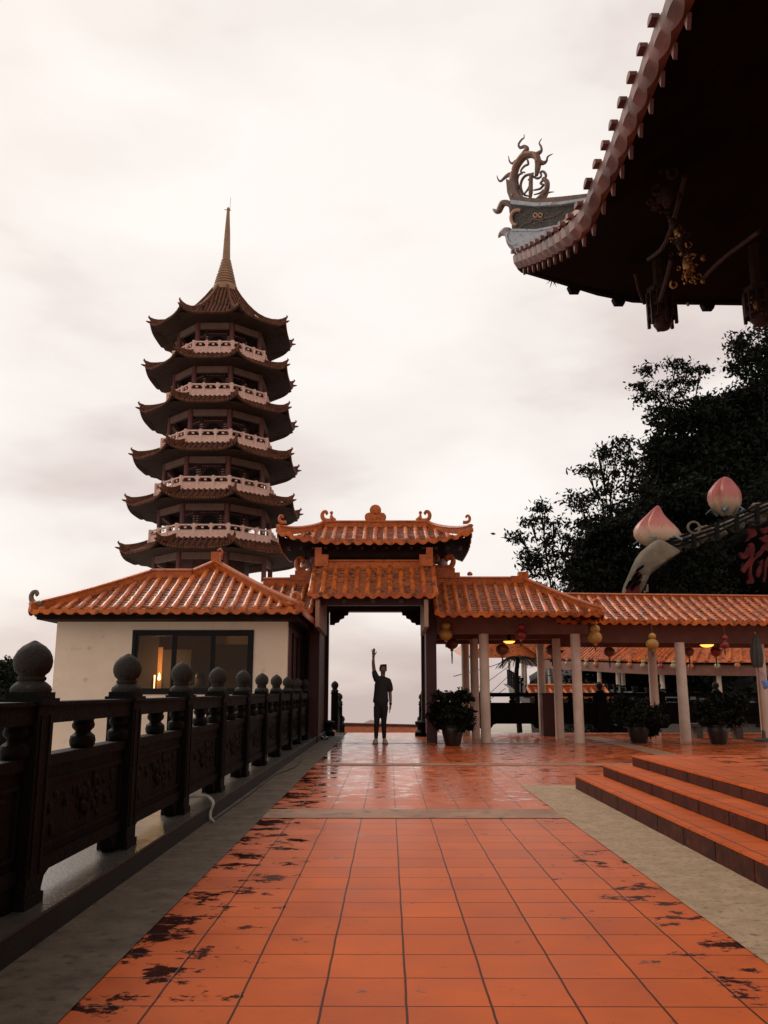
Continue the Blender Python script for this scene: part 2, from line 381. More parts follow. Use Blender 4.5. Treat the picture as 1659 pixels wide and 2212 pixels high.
# leaves -------------------------------------------------------------------
def leaf_cloud(mb, centers, n, spread, size, seed, flat=0.5):
    g = np.random.default_rng(seed)
    c = np.array(centers)[g.integers(0, len(centers), n)]
    pos = c + g.normal(0, 1, (n, 3))*np.array([spread, spread, spread*flat])
    d = g.normal(0, 1, (n, 3)); d /= np.linalg.norm(d, axis=1)[:, None]
    e = np.cross(d, g.normal(0, 1, (n, 3))); e /= np.linalg.norm(e, axis=1)[:, None]
    L = (size*g.uniform(0.6, 1.4, n))[:, None]
    a = pos - d*L*0.5; b = pos + e*L*0.22; cc = pos + d*L*0.5; dd = pos - e*L*0.22
    vs = np.stack([a, b, cc, dd], 1).reshape(-1, 3); n0 = len(mb.v)
    mb.v.extend(map(tuple, vs.tolist()))
    mb.f.extend([(n0+4*i, n0+4*i+1, n0+4*i+2, n0+4*i+3) for i in range(n)]); mb.mi.extend([mb.cur]*n)

# tiled roof slope -----------------------------------------------------------
def slope(C, e, Nn, L, d, rise, n, top, lift=0.0, power=1.25, rr=0.055, row=0.13, thick=0.07, ends=True, flare=0.0, hi=True):
    """returns (rolls, pans, slab) builders. top(u) gives how far up the slope (0..1) the tiles reach"""
    C = Vector(C); e = Vector(e).normalized(); Nn = Vector(Nn).normalized()
    def pt(u, s, h=0.0):
        k = abs(2*u/L-1); c = (k**4)*max(0, 1-s)**1.3
        return C + e*u + Nn*(d*s) - Nn*(flare*c) + Vector((0, 0, rise*(s**power if s > 0 else s) + lift*c + h))
    R, Pn, Sl = MB(), MB(), MB()
    us = [i*L/(n-1) for i in range(n)] if ends else [(i+0.5)*L/n for i in range(n)]
    gap = us[1]-us[0]
    for u in us:
        sm = max(0, min(1, top(u)))
        if sm*d < 0.10: continue
        m = max(2, int(sm*d/0.28)) if hi else 3
        rows = []
        for i in range(m*2+1 if hi else m+1):
            q = i/(m*2 if hi else m); s_ = sm*q
            r = rr*(1.0 + (0.06 if (i % 2 == 0 and hi) else -0.03)) * (1+0.04*rnd.uniform(-1, 1))
            ju = rnd.uniform(-0.005, 0.005); rows.append([pt(u + ju + r*math.cos(a), s_, 0.012 + r*1.05*math.sin(a)) for a in [PI*k/6 for k in range(7)]])
        R.grid(rows, True)
        if hi:
            c = pt(u, 0, 0.02) - Nn*0.012; R.add([c + e*(rr*1.12*math.cos(a)) + Vector((0, 0, rr*1.12*math.sin(a))) for a in [2*PI*k/10 for k in range(10)]] + [c - Nn*0.012 + e*(rr*0.7*math.cos(a)) + Vector((0, 0, rr*0.7*math.sin(a))) for a in [2*PI*k/10 for k in range(10)]],
                [tuple(range(10, 20))] + [(k, (k+1) % 10, 10+(k+1) % 10, 10+k) for k in range(10)])
    cs = [(us[i]+us[i+1])/2 for i in range(len(us)-1)]
    if not ends: cs = [us[0]-gap/2] + cs + [us[-1]+gap/2]
    g = gap/2
    for u in cs:
        sm = max(0, min(1, top(min(max(u, 0), L))))
        m = int(sm*d/row)
        lo, hi_ = max(u-g, 0), min(u+g, L)
        if hi_-lo < gap*0.3: continue
        if m > 0:
            for i in range(m):
                s0, s1 = i*row/d - 0.006, min((i+1)*row/d, 1)
                j = rnd.uniform(-0.009, 0.009)
                a, b, c = [], [], []
                for k in range(5):
                    q = k/4; uu = lo + (hi_-lo)*q; dip = -0.026*math.sin(PI*q)
                    a.append(pt(uu, s0, 0.006+dip)); b.append(pt(uu, s0+0.002, 0.034+dip+j)); c.append(pt(uu, s1, 0.012+dip))
                Pn.grid([a, b, c], True)
        if hi:   # drip tile at the eave
            r = (hi_-lo)*0.46; c = pt((lo+hi_)/2, 0, 0.022) - Nn*0.02; vs = []
            for k in range(8):
                a = PI + PI*k/7; vs.append(c + e*(r*math.cos(a)) + Vector((0, 0, r*0.95*math.sin(a))))
            R.prism(vs, Nn*0.02)
    nu = 28; ns = 6; t_, b_ = [], []
    for j in range(ns+1):
        t_.append([pt(L*i/nu, max(0, min(1, top(L*i/nu)))*j/ns, -0.03 if hi else 0.004) for i in range(nu+1)])
        b_.append([pt(L*i/nu, max(0, min(1, top(L*i/nu)))*j/ns, -thick) for i in range(nu+1)])
    Sl.grid(t_, False); Sl.grid(b_, True); Sl.grid([t_[0], b_[0]], False); Sl.grid([t_[-1], b_[-1]], True)
    return R, Pn, Sl, pt
def merge(dst, src, mi):
    dst.cur = mi; dst.add(src.v, src.f)
RIDGE = [(-0.085, -0.06), (-0.085, 0.05), (-0.06, 0.06), (-0.06, 0.12), (-0.09, 0.135), (-0.075, 0.175), (0, 0.20), (0.075, 0.175), (0.09, 0.135), (0.06, 0.12), (0.06, 0.06), (0.085, 0.05), (0.085, -0.06)]
def ridge_prof(k=1.0, h=1.0): return [(a*k, b*h) for a, b in RIDGE]
# ------------------------------------------------------------------ camera object, world, sun
cam = bpy.data.cameras.new('camera'); camo = bpy.data.objects.new('camera', cam); COL.objects.link(camo)
camo.location = (0, 0, H0); camo.rotation_euler = (PI/2+PITCH, 0, YAW)
cam.sensor_fit = 'HORIZONTAL'; cam.sensor_width = 36; cam.lens = 36*F0/1659.0; cam.clip_end = 3000; cam.clip_start = 0.05
S.camera = camo
SUN_EL, SUN_AZ = math.radians(38), math.radians(-38)     # azimuth from +Y towards +X
wd = bpy.data.worlds.new('World'); S.world = wd; wd.use_nodes = True
def build_world():
    nt = wd.node_tree; N = nt.nodes; L = nt.links; bg = N['Background']
    sky = N.new('ShaderNodeTexSky'); sky.sky_type = 'NISHITA'; sky.sun_disc = False; sky.sun_elevation = SUN_EL; sky.sun_rotation = SUN_AZ
    tc = N.new('ShaderNodeTexCoord'); d = tc.outputs['Generated']
    def noise(sc, scale, det, dist=0.0, off=(0, 0, 0)):
        mp = N.new('ShaderNodeMapping'); mp.inputs['Scale'].default_value = scale; mp.inputs['Location'].default_value = off
        mp.inputs['Rotation'].default_value = (0, math.radians(7), 0); L.new(d, mp.inputs[0])
        n = N.new('ShaderNodeTexNoise'); n.inputs['Scale'].default_value = sc; n.inputs['Detail'].default_value = det; n.inputs['Distortion'].default_value = dist
        n.inputs['Roughness'].default_value = 0.5
        L.new(mp.outputs[0], n.inputs[0]); return n.outputs['Fac']
    def ma(op, a, b, c=None):
        n = N.new('ShaderNodeMath'); n.operation = op
        for i, v in enumerate((a, b, c)):
            if v is None: continue
            if isinstance(v, (int, float)): n.inputs[i].default_value = v
            else: L.new(v, n.inputs[i])
        return n.outputs[0]
    n1 = noise(1.5, (1, 1, 2.4), 5, 0.3, (3.1, 0.4, 1.7)); n2 = noise(4.0, (1, 1, 2.6), 6, 0.2, (0.3, 2.4, 5.0))
    # glow of the hidden sun behind the cloud
    sx = N.new('ShaderNodeVectorMath'); sx.operation = 'DOT_PRODUCT'; L.new(d, sx.inputs[0])
    g = P(500, 560, 10) - Vector((0, 0, H0)); g.normalize(); sx.inputs[1].default_value = g
    gl = N.new('ShaderNodeMapRange'); gl.interpolation_type = 'SMOOTHSTEP'; gl.inputs[1].default_value = 0.84; gl.inputs[2].default_value = 1.0
    gl.inputs[3].default_value = 0; gl.inputs[4].default_value = 0.15; L.new(sx.outputs['Value'], gl.inputs[0])
    v = ma('ADD', ma('ADD', ma('MULTIPLY', n1, 0.68), ma('MULTIPLY', n2, 0.32)), gl.outputs[0])
    r = N.new('ShaderNodeValToRGB'); e = r.color_ramp.elements
    e[0].position = 0.39; e[0].color = (0.60, 0.49, 0.465, 1); e[1].position = 0.67; e[1].color = (1.05, 0.985, 0.925, 1)
    k = e.new(0.485); k.color = (0.80, 0.69, 0.645, 1); k = e.new(0.56); k.color = (0.96, 0.875, 0.82, 1)
    L.new(v, r.inputs[0])
    mx = N.new('ShaderNodeMixRGB'); mx.inputs[0].default_value = 0.94
    sc = N.new('ShaderNodeVectorMath'); sc.operation = 'SCALE'; sc.inputs[3].default_value = 0.10; L.new(sky.outputs[0], sc.inputs[0])
    L.new(sc.outputs[0], mx.inputs[1]); L.new(r.outputs[0], mx.inputs[2])
    L.new(mx.outputs[0], bg.inputs[0]); bg.inputs[1].default_value = 1.0
build_world()
sl = bpy.data.lights.new('sun', 'SUN'); sl.energy = 1.5; sl.angle = math.radians(25); sl.color = (1, 0.9, 0.8)
so = bpy.data.objects.new('sun', sl); COL.objects.link(so)
sd = Vector((math.sin(SUN_AZ)*math.cos(SUN_EL), math.cos(SUN_AZ)*math.cos(SUN_EL), math.sin(SUN_EL)))
so.rotation_euler = sd.to_track_quat('Z', 'Y').to_euler(); so.location = (0, 0, 60)
S.view_settings.view_transform = 'Standard'; S.view_settings.look = 'None'; S.view_settings.exposure = 0; S.view_settings.gamma = 1

# ------------------------------------------------------------------ the terrace
Z = 0.0
YE = 25.2
mb = MB(); mb.add([(-1.65, -8, 0), (15, -8, 0), (15, YE, 0), (-1.65, YE, 0)], [(0, 1, 2, 3)])
struct('terrace_floor', mb, M['floor'])
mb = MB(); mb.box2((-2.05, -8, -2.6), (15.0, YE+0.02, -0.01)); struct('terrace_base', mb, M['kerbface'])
def sheet(poly, z=0.005): return [(x, y, z) for x, y in poly]
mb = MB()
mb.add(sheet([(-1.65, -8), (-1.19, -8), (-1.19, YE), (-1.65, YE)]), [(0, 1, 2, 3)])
struct('kerbside_path', mb, M['concrete_shaded'])
mb = MB()
mb.add(sheet([(1.65, -8), (2.45, -8), (2.45, 11.3), (1.65, 11.3)]), [(0, 1, 2, 3)])
struct('step_side_path', mb, M['concrete'])
mb = MB()
mb.add(sheet([(-1.19, 8.44), (1.65, 8.44), (1.65, 9.05), (-1.19, 9.05)]), [(0, 1, 2, 3)])
mb.add(sheet([(-1.19, 14.2), (4.95, 14.2), (4.95, 14.62), (-1.19, 14.62)]), [(0, 1, 2, 3)])
mb.add(sheet([(4.95, 10.5), (5.42, 10.5), (5.42, 23), (4.95, 23)]), [(0, 1, 2, 3)])
struct('crossing_strips', mb, M['band'])
mb = MB(); mb.add(sheet([(2.1, 20.02), (14, 19.1), (14, 19.2), (2.1, 20.14)], 0.009), [(0, 1, 2, 3)])
mb.add(sheet([(-1.19, 20.02), (2.1, 20.02), (2.1, 20.14), (-1.19, 20.14)], 0.009), [(0, 1, 2, 3)])
struct('threshold_strip', mb, M['concrete'])
# kerb under the left balustrade
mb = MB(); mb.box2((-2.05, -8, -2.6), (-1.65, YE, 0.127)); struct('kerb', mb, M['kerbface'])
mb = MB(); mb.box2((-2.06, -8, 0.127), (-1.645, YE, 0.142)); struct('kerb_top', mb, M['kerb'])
# lower ground outside the terrace: a hilltop that falls away
def gz(x, y):
    r = max(0, (y-30)/60.0) + max(0, (-x-16)/30.0)
    z = -2.6 - 26*r*r
    if x > 6: z = -2.6 + 0.0*(x-6)
    if x > 16 and y > 30: z = -2.6
    return max(z, -70)
mb = MB(); rows = []
for j in range(41):
    y = -10 + j*4.5; rows.append([(x, y, gz(x, y)) for x in [-120, -90, -70, -50, -40, -30, -24, -18, -14, -10, -6, -2, 3, 8, 12, 18, 26, 40, 60, 90, 130]])
mb.grid(rows); struct('lower_ground', mb, M['lower'], True)
mb = MB(); rows = []
for j in range(5):
    rows.append([(-60+i*2.2, 540+j*15, -34+(1-abs(j-2)/2.6)*(17.0*math.exp(-((i*2.2-60+10)/15)**2)+13.5*math.exp(-((i*2.2-60-19)/5)**2)) + 0.5*math.sin(i*1.3)+0.35*math.sin(i*2.9)) for i in range(56)])
mb.grid(rows); struct('far_hill', mb, M['farhill'], True)

# steps up to the temple hall on the right
def step_mat():
    m = M['floor'].copy(); m.name = 'terracotta_step_tiles'; return m
M['step'] = step_mat()
st = thing('steps', (2.28, 10.8, 0), 'three broad terracotta tiled steps with dark risers rising on the right of the walk', 'steps')
M['riser'] = mat('riser_tile', (0.075, 0.017, 0.009), (0.034, 0.009, 0.006), 0.6, 3.5, 0.2, 30, c3=(0.11, 0.026, 0.012), s3=0.68, spec=0.15)
M['grout'] = mat('grout', (0.03, 0.015, 0.012), (0.02, 0.012, 0.01), 0.8, 5)
for i, (x0, x1, z0, z1, ye) in enumerate(((2.28, 2.60, -0.01, 0.16, 10.9), (2.60, 2.93, 0.0, 0.29, 10.8), (2.93, 15, 0.0, 0.41, 10.7))):
    mb = MB(); mb.box2((x0, -8, z0), (x1, ye, z1-0.018)); mb.box2((x0-0.012, -8, z1-0.018), (x1 if i == 2 else x1, ye+0.01, z1)); o = mb.build('step', M['step'], st)
    rb = MB(); y = ye-0.003; k = 0
    zb = (0.0, 0.16, 0.29)[i]
    while y > -2:
        w = 0.318
        rb.box2((x0-0.012-(0.002 if k % 2 else 0), y-w, zb+0.003), (x0+0.01, y, z1-0.022)); y -= 0.3265; k += 1
    rb.build('riser_tiles', M['riser'], st)

# ------------------------------------------------------------------ stone balustrades
def lathe_mesh(name, prof, m, n=16, sq=1.0):
    b = MB(); b.lathe(prof, n=n, sq=sq); return b.mesh(name, m, True)
def finial_prof(k=1.0):
    return [(0.105*k, 0), (0.108*k, 0.016), (0.10*k, 0.035), (0.078*k, 0.055), (0.066*k, 0.062), (0.074*k, 0.070), (0.076*k, 0.082), (0.066*k, 0.090), (0.070*k, 0.098), (0.088*k, 0.115), (0.100*k, 0.145), (0.103*k, 0.175), (0.098*k, 0.205), (0.084*k, 0.235), (0.060*k, 0.262), (0.032*k, 0.280), (0.014*k, 0.292), (0.0, 0.297)]
def post_mesh(h=1.0, zb=0.142):
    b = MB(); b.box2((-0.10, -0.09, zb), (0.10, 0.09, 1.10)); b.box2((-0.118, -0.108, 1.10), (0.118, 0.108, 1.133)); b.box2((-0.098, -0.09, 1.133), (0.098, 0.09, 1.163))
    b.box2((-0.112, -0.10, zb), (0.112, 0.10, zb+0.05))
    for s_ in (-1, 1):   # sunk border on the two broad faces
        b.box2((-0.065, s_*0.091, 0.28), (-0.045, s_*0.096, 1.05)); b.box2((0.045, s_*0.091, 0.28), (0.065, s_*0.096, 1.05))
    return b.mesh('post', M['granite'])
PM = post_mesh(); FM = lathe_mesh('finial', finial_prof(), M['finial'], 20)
BAL = [(0.085, 0), (0.098, 0.012), (0.104, 0.040), (0.096, 0.066), (0.072, 0.080), (0.060, 0.090), (0.066, 0.098), (0.086, 0.112), (0.092, 0.130), (0.080, 0.150), (0.085, 0.162)]
BM_ = lathe_mesh('baluster', BAL, M['granite'], 14, 0.7)
def panel_mesh(L):
    h = L/2; b = MB()
    b.box2((-h, -0.035, 0.335), (h, 0.035, 0.785)); g = np.random.default_rng(5)
    for s_ in (-1, 1):
        b.box2((-h+0.06, s_*0.036, 0.70), (h-0.06, s_*0.05, 0.72)); b.box2((-h+0.06, s_*0.036, 0.38), (h-0.06, s_*0.05, 0.40))
        b.box2((-h+0.06, s_*0.036, 0.40), (-h+0.08, s_*0.05, 0.70)); b.box2((h-0.08, s_*0.036, 0.40), (h-0.06, s_*0.05, 0.70))
        for k in range(34):   # carved leaves and petals in low relief
            x = g.uniform(-h+0.16, h-0.16); z = g.uniform(0.44, 0.66); b.ball((x, s_*0.036, z), g.uniform(0.018, 0.045), 7, 5, (g.uniform(0.6, 1.5), 0.35, g.uniform(0.5, 1.2)))
        for k in range(5):
            a = 2*PI*k/5; b.ball((0.06*math.cos(a), s_*0.04, 0.55+0.06*math.sin(a)), 0.042, 8, 6, (1, 0.4, 1))
    return b.mesh('carved_panel', M['granite'])
def rails_mesh(L):
    h = L/2
    t = MB(); t.box2((-h, -0.07, 1.005), (h, 0.07, 1.095)); t.box2((-h, -0.085, 1.095), (h, 0.085, 1.115)); 
    m_ = MB(); m_.box2((-h, -0.055, 0.785), (h, 0.055, 0.842))
    bt = MB(); bt.box2((-h, -0.055, 0.265), (h, 0.055, 0.335))
    for s_ in (-1, 1):    # curved foot brackets
        pr = [(s_*h, 0, 0.142), (s_*(h-0.09), 0, 0.142), (s_*(h-0.13), 0, 0.18), (s_*(h-0.16), 0, 0.235), (s_*(h-0.24), 0, 0.265), (s_*h, 0, 0.265)]
        bt.prism(pr if s_ < 0 else pr[::-1], (0, 0.08, 0))
    return t.mesh('top_rail', M['granite']), m_.mesh('middle_rail', M['granite']), bt.mesh('bottom_rail', M['granite'])
def balustrade(label, p0, ang, n, sp, group=None, skip_fin=()):
    root = thing('stone_balustrade', p0, label, 'balustrade', group)
    e = Vector((math.cos(ang), math.sin(ang), 0)); p0 = Vector(p0)
    Lb = sp-0.2
    T, Mi, B = rails_mesh(Lb); Pa = panel_mesh(Lb)
    for i in range(n):
        q = p0+e*sp*i
        po = inst(PM, 'post', root, q, ang)
        f = inst(FM, 'finial', po, q+Vector((0, 0, 1.163)), rnd.uniform(0, 6)); f.scale = (0.94, 0.94, 0.89*rnd.uniform(0.98, 1.02))
        if i < n-1:
            c = q+e*(sp/2)
            inst(T, 'top_rail', root, c, ang); inst(Mi, 'middle_rail', root, c, ang); inst(B, 'bottom_rail', root, c, ang); inst(Pa, 'panel', root, c, ang)
            for k in (-1, 0, 1): inst(BM_, 'baluster', root, c+e*(k*(Lb/2-0.02))+Vector((0, 0, 0.842)), ang)
    return root
XF = -1.83
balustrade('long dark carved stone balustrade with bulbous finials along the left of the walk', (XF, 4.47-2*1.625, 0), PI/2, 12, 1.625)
balustrade('dark stone balustrade behind the white columns at the far edge of the terrace', (1.02, 24.75, 0), 0, 7, 1.64)
# short ones going down beyond the gate
def stair_rail(x, side, label):
    root = thing('stair_balustrade', (x, 24.3, 0), label, 'balustrade')
    q = None
    for i, (dy, dz) in enumerate(((0.0, -0.02), (1.7, -0.35), (3.2, -1.05))):
        c = Vector((x, 24.3+dy+ (0.5 if i else 0), dz)); po = inst(PM, 'post', root, c, PI/2); inst(FM, 'finial', po, c+Vector((0, 0, 1.163)))
        if q is not None:
            b = MB()
            for h_, t_ in ((1.05, 0.10), (0.80, 0.06), (0.55, 0.34), (0.30, 0.07)):
                b.prism([q+Vector((0, 0.1, h_-t_/2)), c+Vector((0, -0.1, h_-t_/2)), c+Vector((0, -0.1, h_+t_/2)), q+Vector((0, 0.1, h_+t_/2))], (0.10, 0, 0))
            b.build('rail', M['granite'], root)
        q = c
stair_rail(-1.50, -1, 'dark stone stair balustrade descending behind the left gate pillar')
stair_rail(1.0, 1, 'dark stone stair balustrade descending behind the right gate pillar')

# ------------------------------------------------------------------ gateway
gate = thing('gateway', (-0.36, 21.8, 0), 'red gateway with two tiers of orange tiled roof standing across the walk', 'gateway')
def col_round(root, x, y, r, z0, z1, m, name='column', base=True):
    b = MB(); b.lathe([(r, z0), (r, z1)], (x, y, 0), 20); o = b.build(name, m, root, True)
    return o
XL, XR = -1.74, 0.99
for x in (XL, XR):
    b = MB(); b.box2((x-0.12, 20.25, 0), (x+0.12, 20.49, 4.3)); b.build('front_pillar', M['redwood'], gate)
    b = MB(); b.box2((x-0.10-(0.02 if x > 0 else -0.02), 23.3, 0), (x+0.10-(0.02 if x > 0 else -0.02), 23.5, 4.5)); b.build('rear_pillar', M['redwood'], gate)
    b = MB(); xx = x-(0.05 if x > 0 else -0.05)
    b.lathe([(0.27, 0), (0.27, 0.10), (0.2, 0.16), (0.19, 0.24), (0.26, 0.30), (0.27, 0.36), (0.18, 0.40)], (xx, 23.4, 0), 8, PI/8); b.build('pillar_plinth', M['granite'], gate, True)
    b = MB(); b.box2((x-0.035, 20.5, 0.1), (x+0.035, 23.29, 4.3)); b.build('side_wall', M['redwood'], gate)
# pale hanging boards carrying the front roof
for x in (-1.58, 0.83):
    b = MB(); yb = 20.24 if x > 0 else 20.24
    b.add([(x-0.045, 19.0, 3.15), (x-0.045, 19.0, 2.55), (x-0.045, 21.4, 2.50), (x-0.045, 21.4, 3.3), (x+0.045, 19.0, 3.15), (x+0.045, 19.0, 2.55), (x+0.045, 21.4, 2.50), (x+0.045, 21.4, 3.3)],
          [(0, 1, 2, 3), (7, 6, 5, 4), (0, 4, 5, 1), (1, 5, 6, 2), (2, 6, 7, 3), (3, 7, 4, 0)])
    b.build('hanging_board', M['board'], gate)
# lintel, its corbels and the carved frieze
zt = P(810, 1320.5, 23.2).z
b = MB(); b.box2((-1.65, 23.2, zt), (0.86, 23.6, zt+0.75)); b.build('lintel', M['redwood'], gate)
b = MB(); b.box2((-1.62, 19.35, 3.06), (0.88, 19.6, 3.24)); b.box2((-1.62, 20.3, 3.2), (0.88, 20.44, 4.0)); b.build('front_beam', M['redwood'], gate)
for x in (-1.0, -0.36, 0.28):
    b = MB(); b.box2((x-0.05, 19.29, 3.10), (x+0.05, 19.345, 3.19)); b.build('beam_end', M['ornament'], gate)
cor = [(390, 165), (380, 210), (345, 215), (340, 240), (300, 255), (285, 285), (250, 290), (240, 310), (195, 310), (195, 165)]
def c1(x, y): return (671.5+.2112*x, 1284.7+.2112*y)
for sgn in (0, 1):
    poly = []
    for x, y in cor:
        vx, vy = c1(x, y)
        if sgn: vx = 2*810.5-vx
        poly.append(P(vx, vy, 23.25))
    if sgn: poly = poly[::-1]
    b = MB(); b.prism(poly, (0, 0.14, 0)); b.build('corbel', M['carve'], gate)

def roof_part(root, slopes, ridges, name='roof', mats=None, orn=None, gname='roof'):
    mats = mats or (M['tile'], M['pan'], M['soffit'], M['ridge'])
    m = MB()
    for sarg in slopes:
        R, Pn, Sl, pt = slope(**sarg)
        merge(m, R, 0); merge(m, Pn, 1); merge(m, Sl, 2)
    o = m.build(name, mats, root)
    for pts, k, h in ridges:
        b = MB(); b.sweep(pts, ridge_prof(k, h)); b.build('ridge', M['ridge'], o)
    return o
def curl(root, base, dirx, size=0.35, m=None, up=1.0):
    """scrolled ridge end in the plane of dirx and Z"""
    d = Vector(dirx).normalized(); base = Vector(base); k = size
    pts = [base+d*(-0.35*k), base+d*(0.15*k)+Vector((0, 0, 0.02*k)), base+d*(0.42*k)+Vector((0, 0, 0.22*k)), base+d*(0.50*k)+Vector((0, 0, 0.55*k)), base+d*(0.38*k)+Vector((0, 0, 0.82*k)), base+d*(0.16*k)+Vector((0, 0, 0.86*k)), base+d*(0.06*k)+Vector((0, 0, 0.70*k)), base+d*(0.18*k)+Vector((0, 0, 0.60*k))]
    pts = catmull(pts, 3); n = len(pts)
    b = MB(); b.tube(pts, [k*(0.23-0.12*i/n) for i in range(n)], 8); return b.build('ridge_scroll', m or M['ridge'], root, True)

# upper roof (hipped, lifted corners)
ye, yr = 19.95, 21.75
zc = P(809, 1170, ye).z
xl, xr = P(600, 1170, ye).x, P(1018, 1170, ye).x
rl, rr_ = P(699, 1130, yr).x, P(925, 1130, yr).x
zr = P(809, 1137, yr).z
L1 = xr-xl; al = rl-xl; ar = xr-rr_
def hip(L, a, b):
    return lambda u: min(1, u/max(a, 1e-6), (L-u)/max(b, 1e-6))
cl, cr = Vector((xl, ye, zc)), Vector((xr, ye, zc)); yb = 2*yr-ye
lift = 0.26
def hippts(c, r, n=10, lift=0.26, rise=0, power=1.3):
    out = []
    for i in range(n+1):
        s_ = i/n; out.append(Vector((c[0]+(r[0]-c[0])*s_, c[1]+(r[1]-c[1])*s_, c[2]+(r[2]-c[2])*s_**power+lift*(1-s_)**1.3*(abs(1-0*s_)))))
    return out
dd = yr-ye; rise = zr-zc
ur = roof_part(gate, [
    dict(C=cl, e=(1, 0, 0), Nn=(0, 1, 0), L=L1, d=dd, rise=rise, n=19, top=hip(L1, al, ar), lift=lift, power=1.3, rr=.055),
    dict(C=(xr, yb, zc), e=(-1, 0, 0), Nn=(0, -1, 0), L=L1, d=dd, rise=rise, n=19, top=hip(L1, ar, al), lift=lift, power=1.3, rr=.055),
    dict(C=(xr, ye, zc), e=(0, 1, 0), Nn=(-1, 0, 0), L=yb-ye, d=ar, rise=rise, n=15, top=hip(yb-ye, dd, dd), lift=lift, power=1.3, rr=.055),
    dict(C=(xl, yb, zc), e=(0, -1, 0), Nn=(1, 0, 0), L=yb-ye, d=al, rise=rise, n=15, top=hip(yb-ye, dd, dd), lift=lift, power=1.3, rr=.055)],
    [([(rl-0.02, yr, zr), (rr_+0.02, yr, zr)], 1, 0.8)] +
    [(hippts((a, b_, zc+0.02), (c_, yr, zr), lift=lift), 0.8, 0.75) for a, b_, c_ in ((xl, ye, rl), (xr, ye, rr_), (xl, yb, rl), (xr, yb, rr_))], 'upper_roof')
for a, b_, dx in ((xl, ye, -1), (xr, ye, 1), (xl, yb, -1), (xr, yb, 1)): curl(ur, (a-dx*0.12, b_, zc+lift+0.20), (dx, 0, 0), 0.19)
for a, dx in ((rl, -1), (rr_, 1)):
    curl(ur, (a-dx*0.10, yr, zr+0.15), (dx, 0, 0), 0.28)
    b = MB(); b.ball((a-dx*0.20, yr, zr+0.36), 0.045); b.tube([(a-dx*0.28, yr, zr+0.15), (a-dx*0.20, yr, zr+0.24), (a-dx*0.20, yr, zr+0.35)], [0.07, 0.05, 0.02], 6); b.build('scroll_ball', M['ridge'], ur, True)
xm = P(811, 1110, yr).x; b = MB()
for dx, dz, r in ((-0.16, 0.24, 0.12), (0.16, 0.24, 0.12), (0, 0.42, 0.15), (0, 0.22, 0.13)):
    b.lathe([(r*0.8, -0.05), (r, -0.03), (r, 0.03), (r*0.8, 0.05)], (0, 0, 0), 18)
    k = 4*18
    for j in range(len(b.v)-k, len(b.v)):
        v = b.v[j]; b.v[j] = (xm+dx+v[0], yr+v[2]+dx*0.02, zr+dz+v[1])
b.build('cloud_ornament', M['ridge'], ur, True)
# soffit box and brackets under the upper roof
b = MB(); b.box2((-1.86, 20.24, 4.30), (1.12, 23.52, 4.62)); b.build('bracket_band', M['soffit'], gate)
for i in range(15):
    xx = xl+0.25+i*(L1-0.5)/14
    b = MB(); b.box2((xx-0.04, ye+0.12, zc-0.16), (xx+0.04, ye+0.35, zc-0.10)); b.build('rafter_end', M['carve'], ur)
# lower front roof
ye2, yr2 = 18.95, 20.22
z0 = P(809, 1285, ye2).z; z1 = P(809, 1222, yr2).z
xa, xb = P(669, 1285, ye2).x, P(942, 1285, ye2).x
lr = roof_part(gate, [
    dict(C=(xa, ye2, z0), e=(1, 0, 0), Nn=(0, 1, 0), L=xb-xa, d=yr2-ye2, rise=z1-z0, n=12, top=lambda u: 1.0, power=1.25, rr=.058, row=.115)],
    [([(xa+0.1, yr2, z1-0.02), (xb-0.1, yr2, z1-0.02)], 1, 0.85)], 'lower_roof')
for x in (xa+0.16, xb-0.16):
    b = MB(); b.box2((x-0.16, yr2-0.14, z1-0.03), (x+0.16, yr2+0.1, z1+0.25)); sx_ = 1 if x > 0 else -1
    b.box2((x+sx_*0.0-0.0, yr2-0.139, z1+0.25), (x+sx_*0.16, yr2+0.099, z1+0.42)); b.build('ridge_end_block', M['ridge'], lr)

# ------------------------------------------------------------------ house on the left
YW = 17.35
hx0, hx1 = P(118, 1420, YW).x, P(620, 1420, YW).x
ZB = -2.6
house = thing('house', ((hx0+hx1)/2, YW, ZB), 'cream plastered house with an orange tiled hipped roof behind the left balustrade', 'house')
yE = 16.65; zE = P(350, 1319, yE).z
eL, eR = P(63, 1325, yE).x, P(652, 1318, yE).x
dH, rH = 2.2, P(465, 1224, yE+2.2).z - zE
LH = eR-eL
def ux(x, s_): return P(x, 1240, yE+dH*s_).x-eL
TU = [0, ux(325, .77), ux(415, .77), ux(465, 1.0), LH]; TS = [0, .77, .77, 1.0, 0]
def htop(u): return lerp_list(TU, TS, u)
# window wall with a real opening
wx0, wx1 = P(284, 1420, YW).x, P(547, 1420, YW).x
wz1, wz0 = P(400, 1361, YW).z, P(400, 1500, YW).z
zc_ = zE+0.02
b = MB()
b.box2((hx0, YW, ZB), (wx0, YW+0.16, zc_)); b.box2((wx1, YW, ZB), (hx1, YW+0.16, zc_)); b.box2((wx0, YW, wz1), (wx1, YW+0.16, zc_)); b.box2((wx0, YW, ZB), (wx1, YW+0.16, wz0))
b.box2((hx0, YW+0.161, ZB), (hx0+0.16, YW+4.0, zc_)); b.box2((hx0, YW+4.001, ZB), (hx1, YW+4.16, zc_))
b.build('wall', M['cream'], house)
b = MB(); b.box2((hx1-0.16, YW+0.161, ZB), (hx1-0.002, YW+4.0, zc_)); b.build('side_wall', M['redwood'], house)
b = MB()
for y_ in (YW+0.9, YW+1.75, YW+2.6): b.box2((hx1-0.01, y_, 0.5), (hx1+0.03, y_+0.07, 2.36))
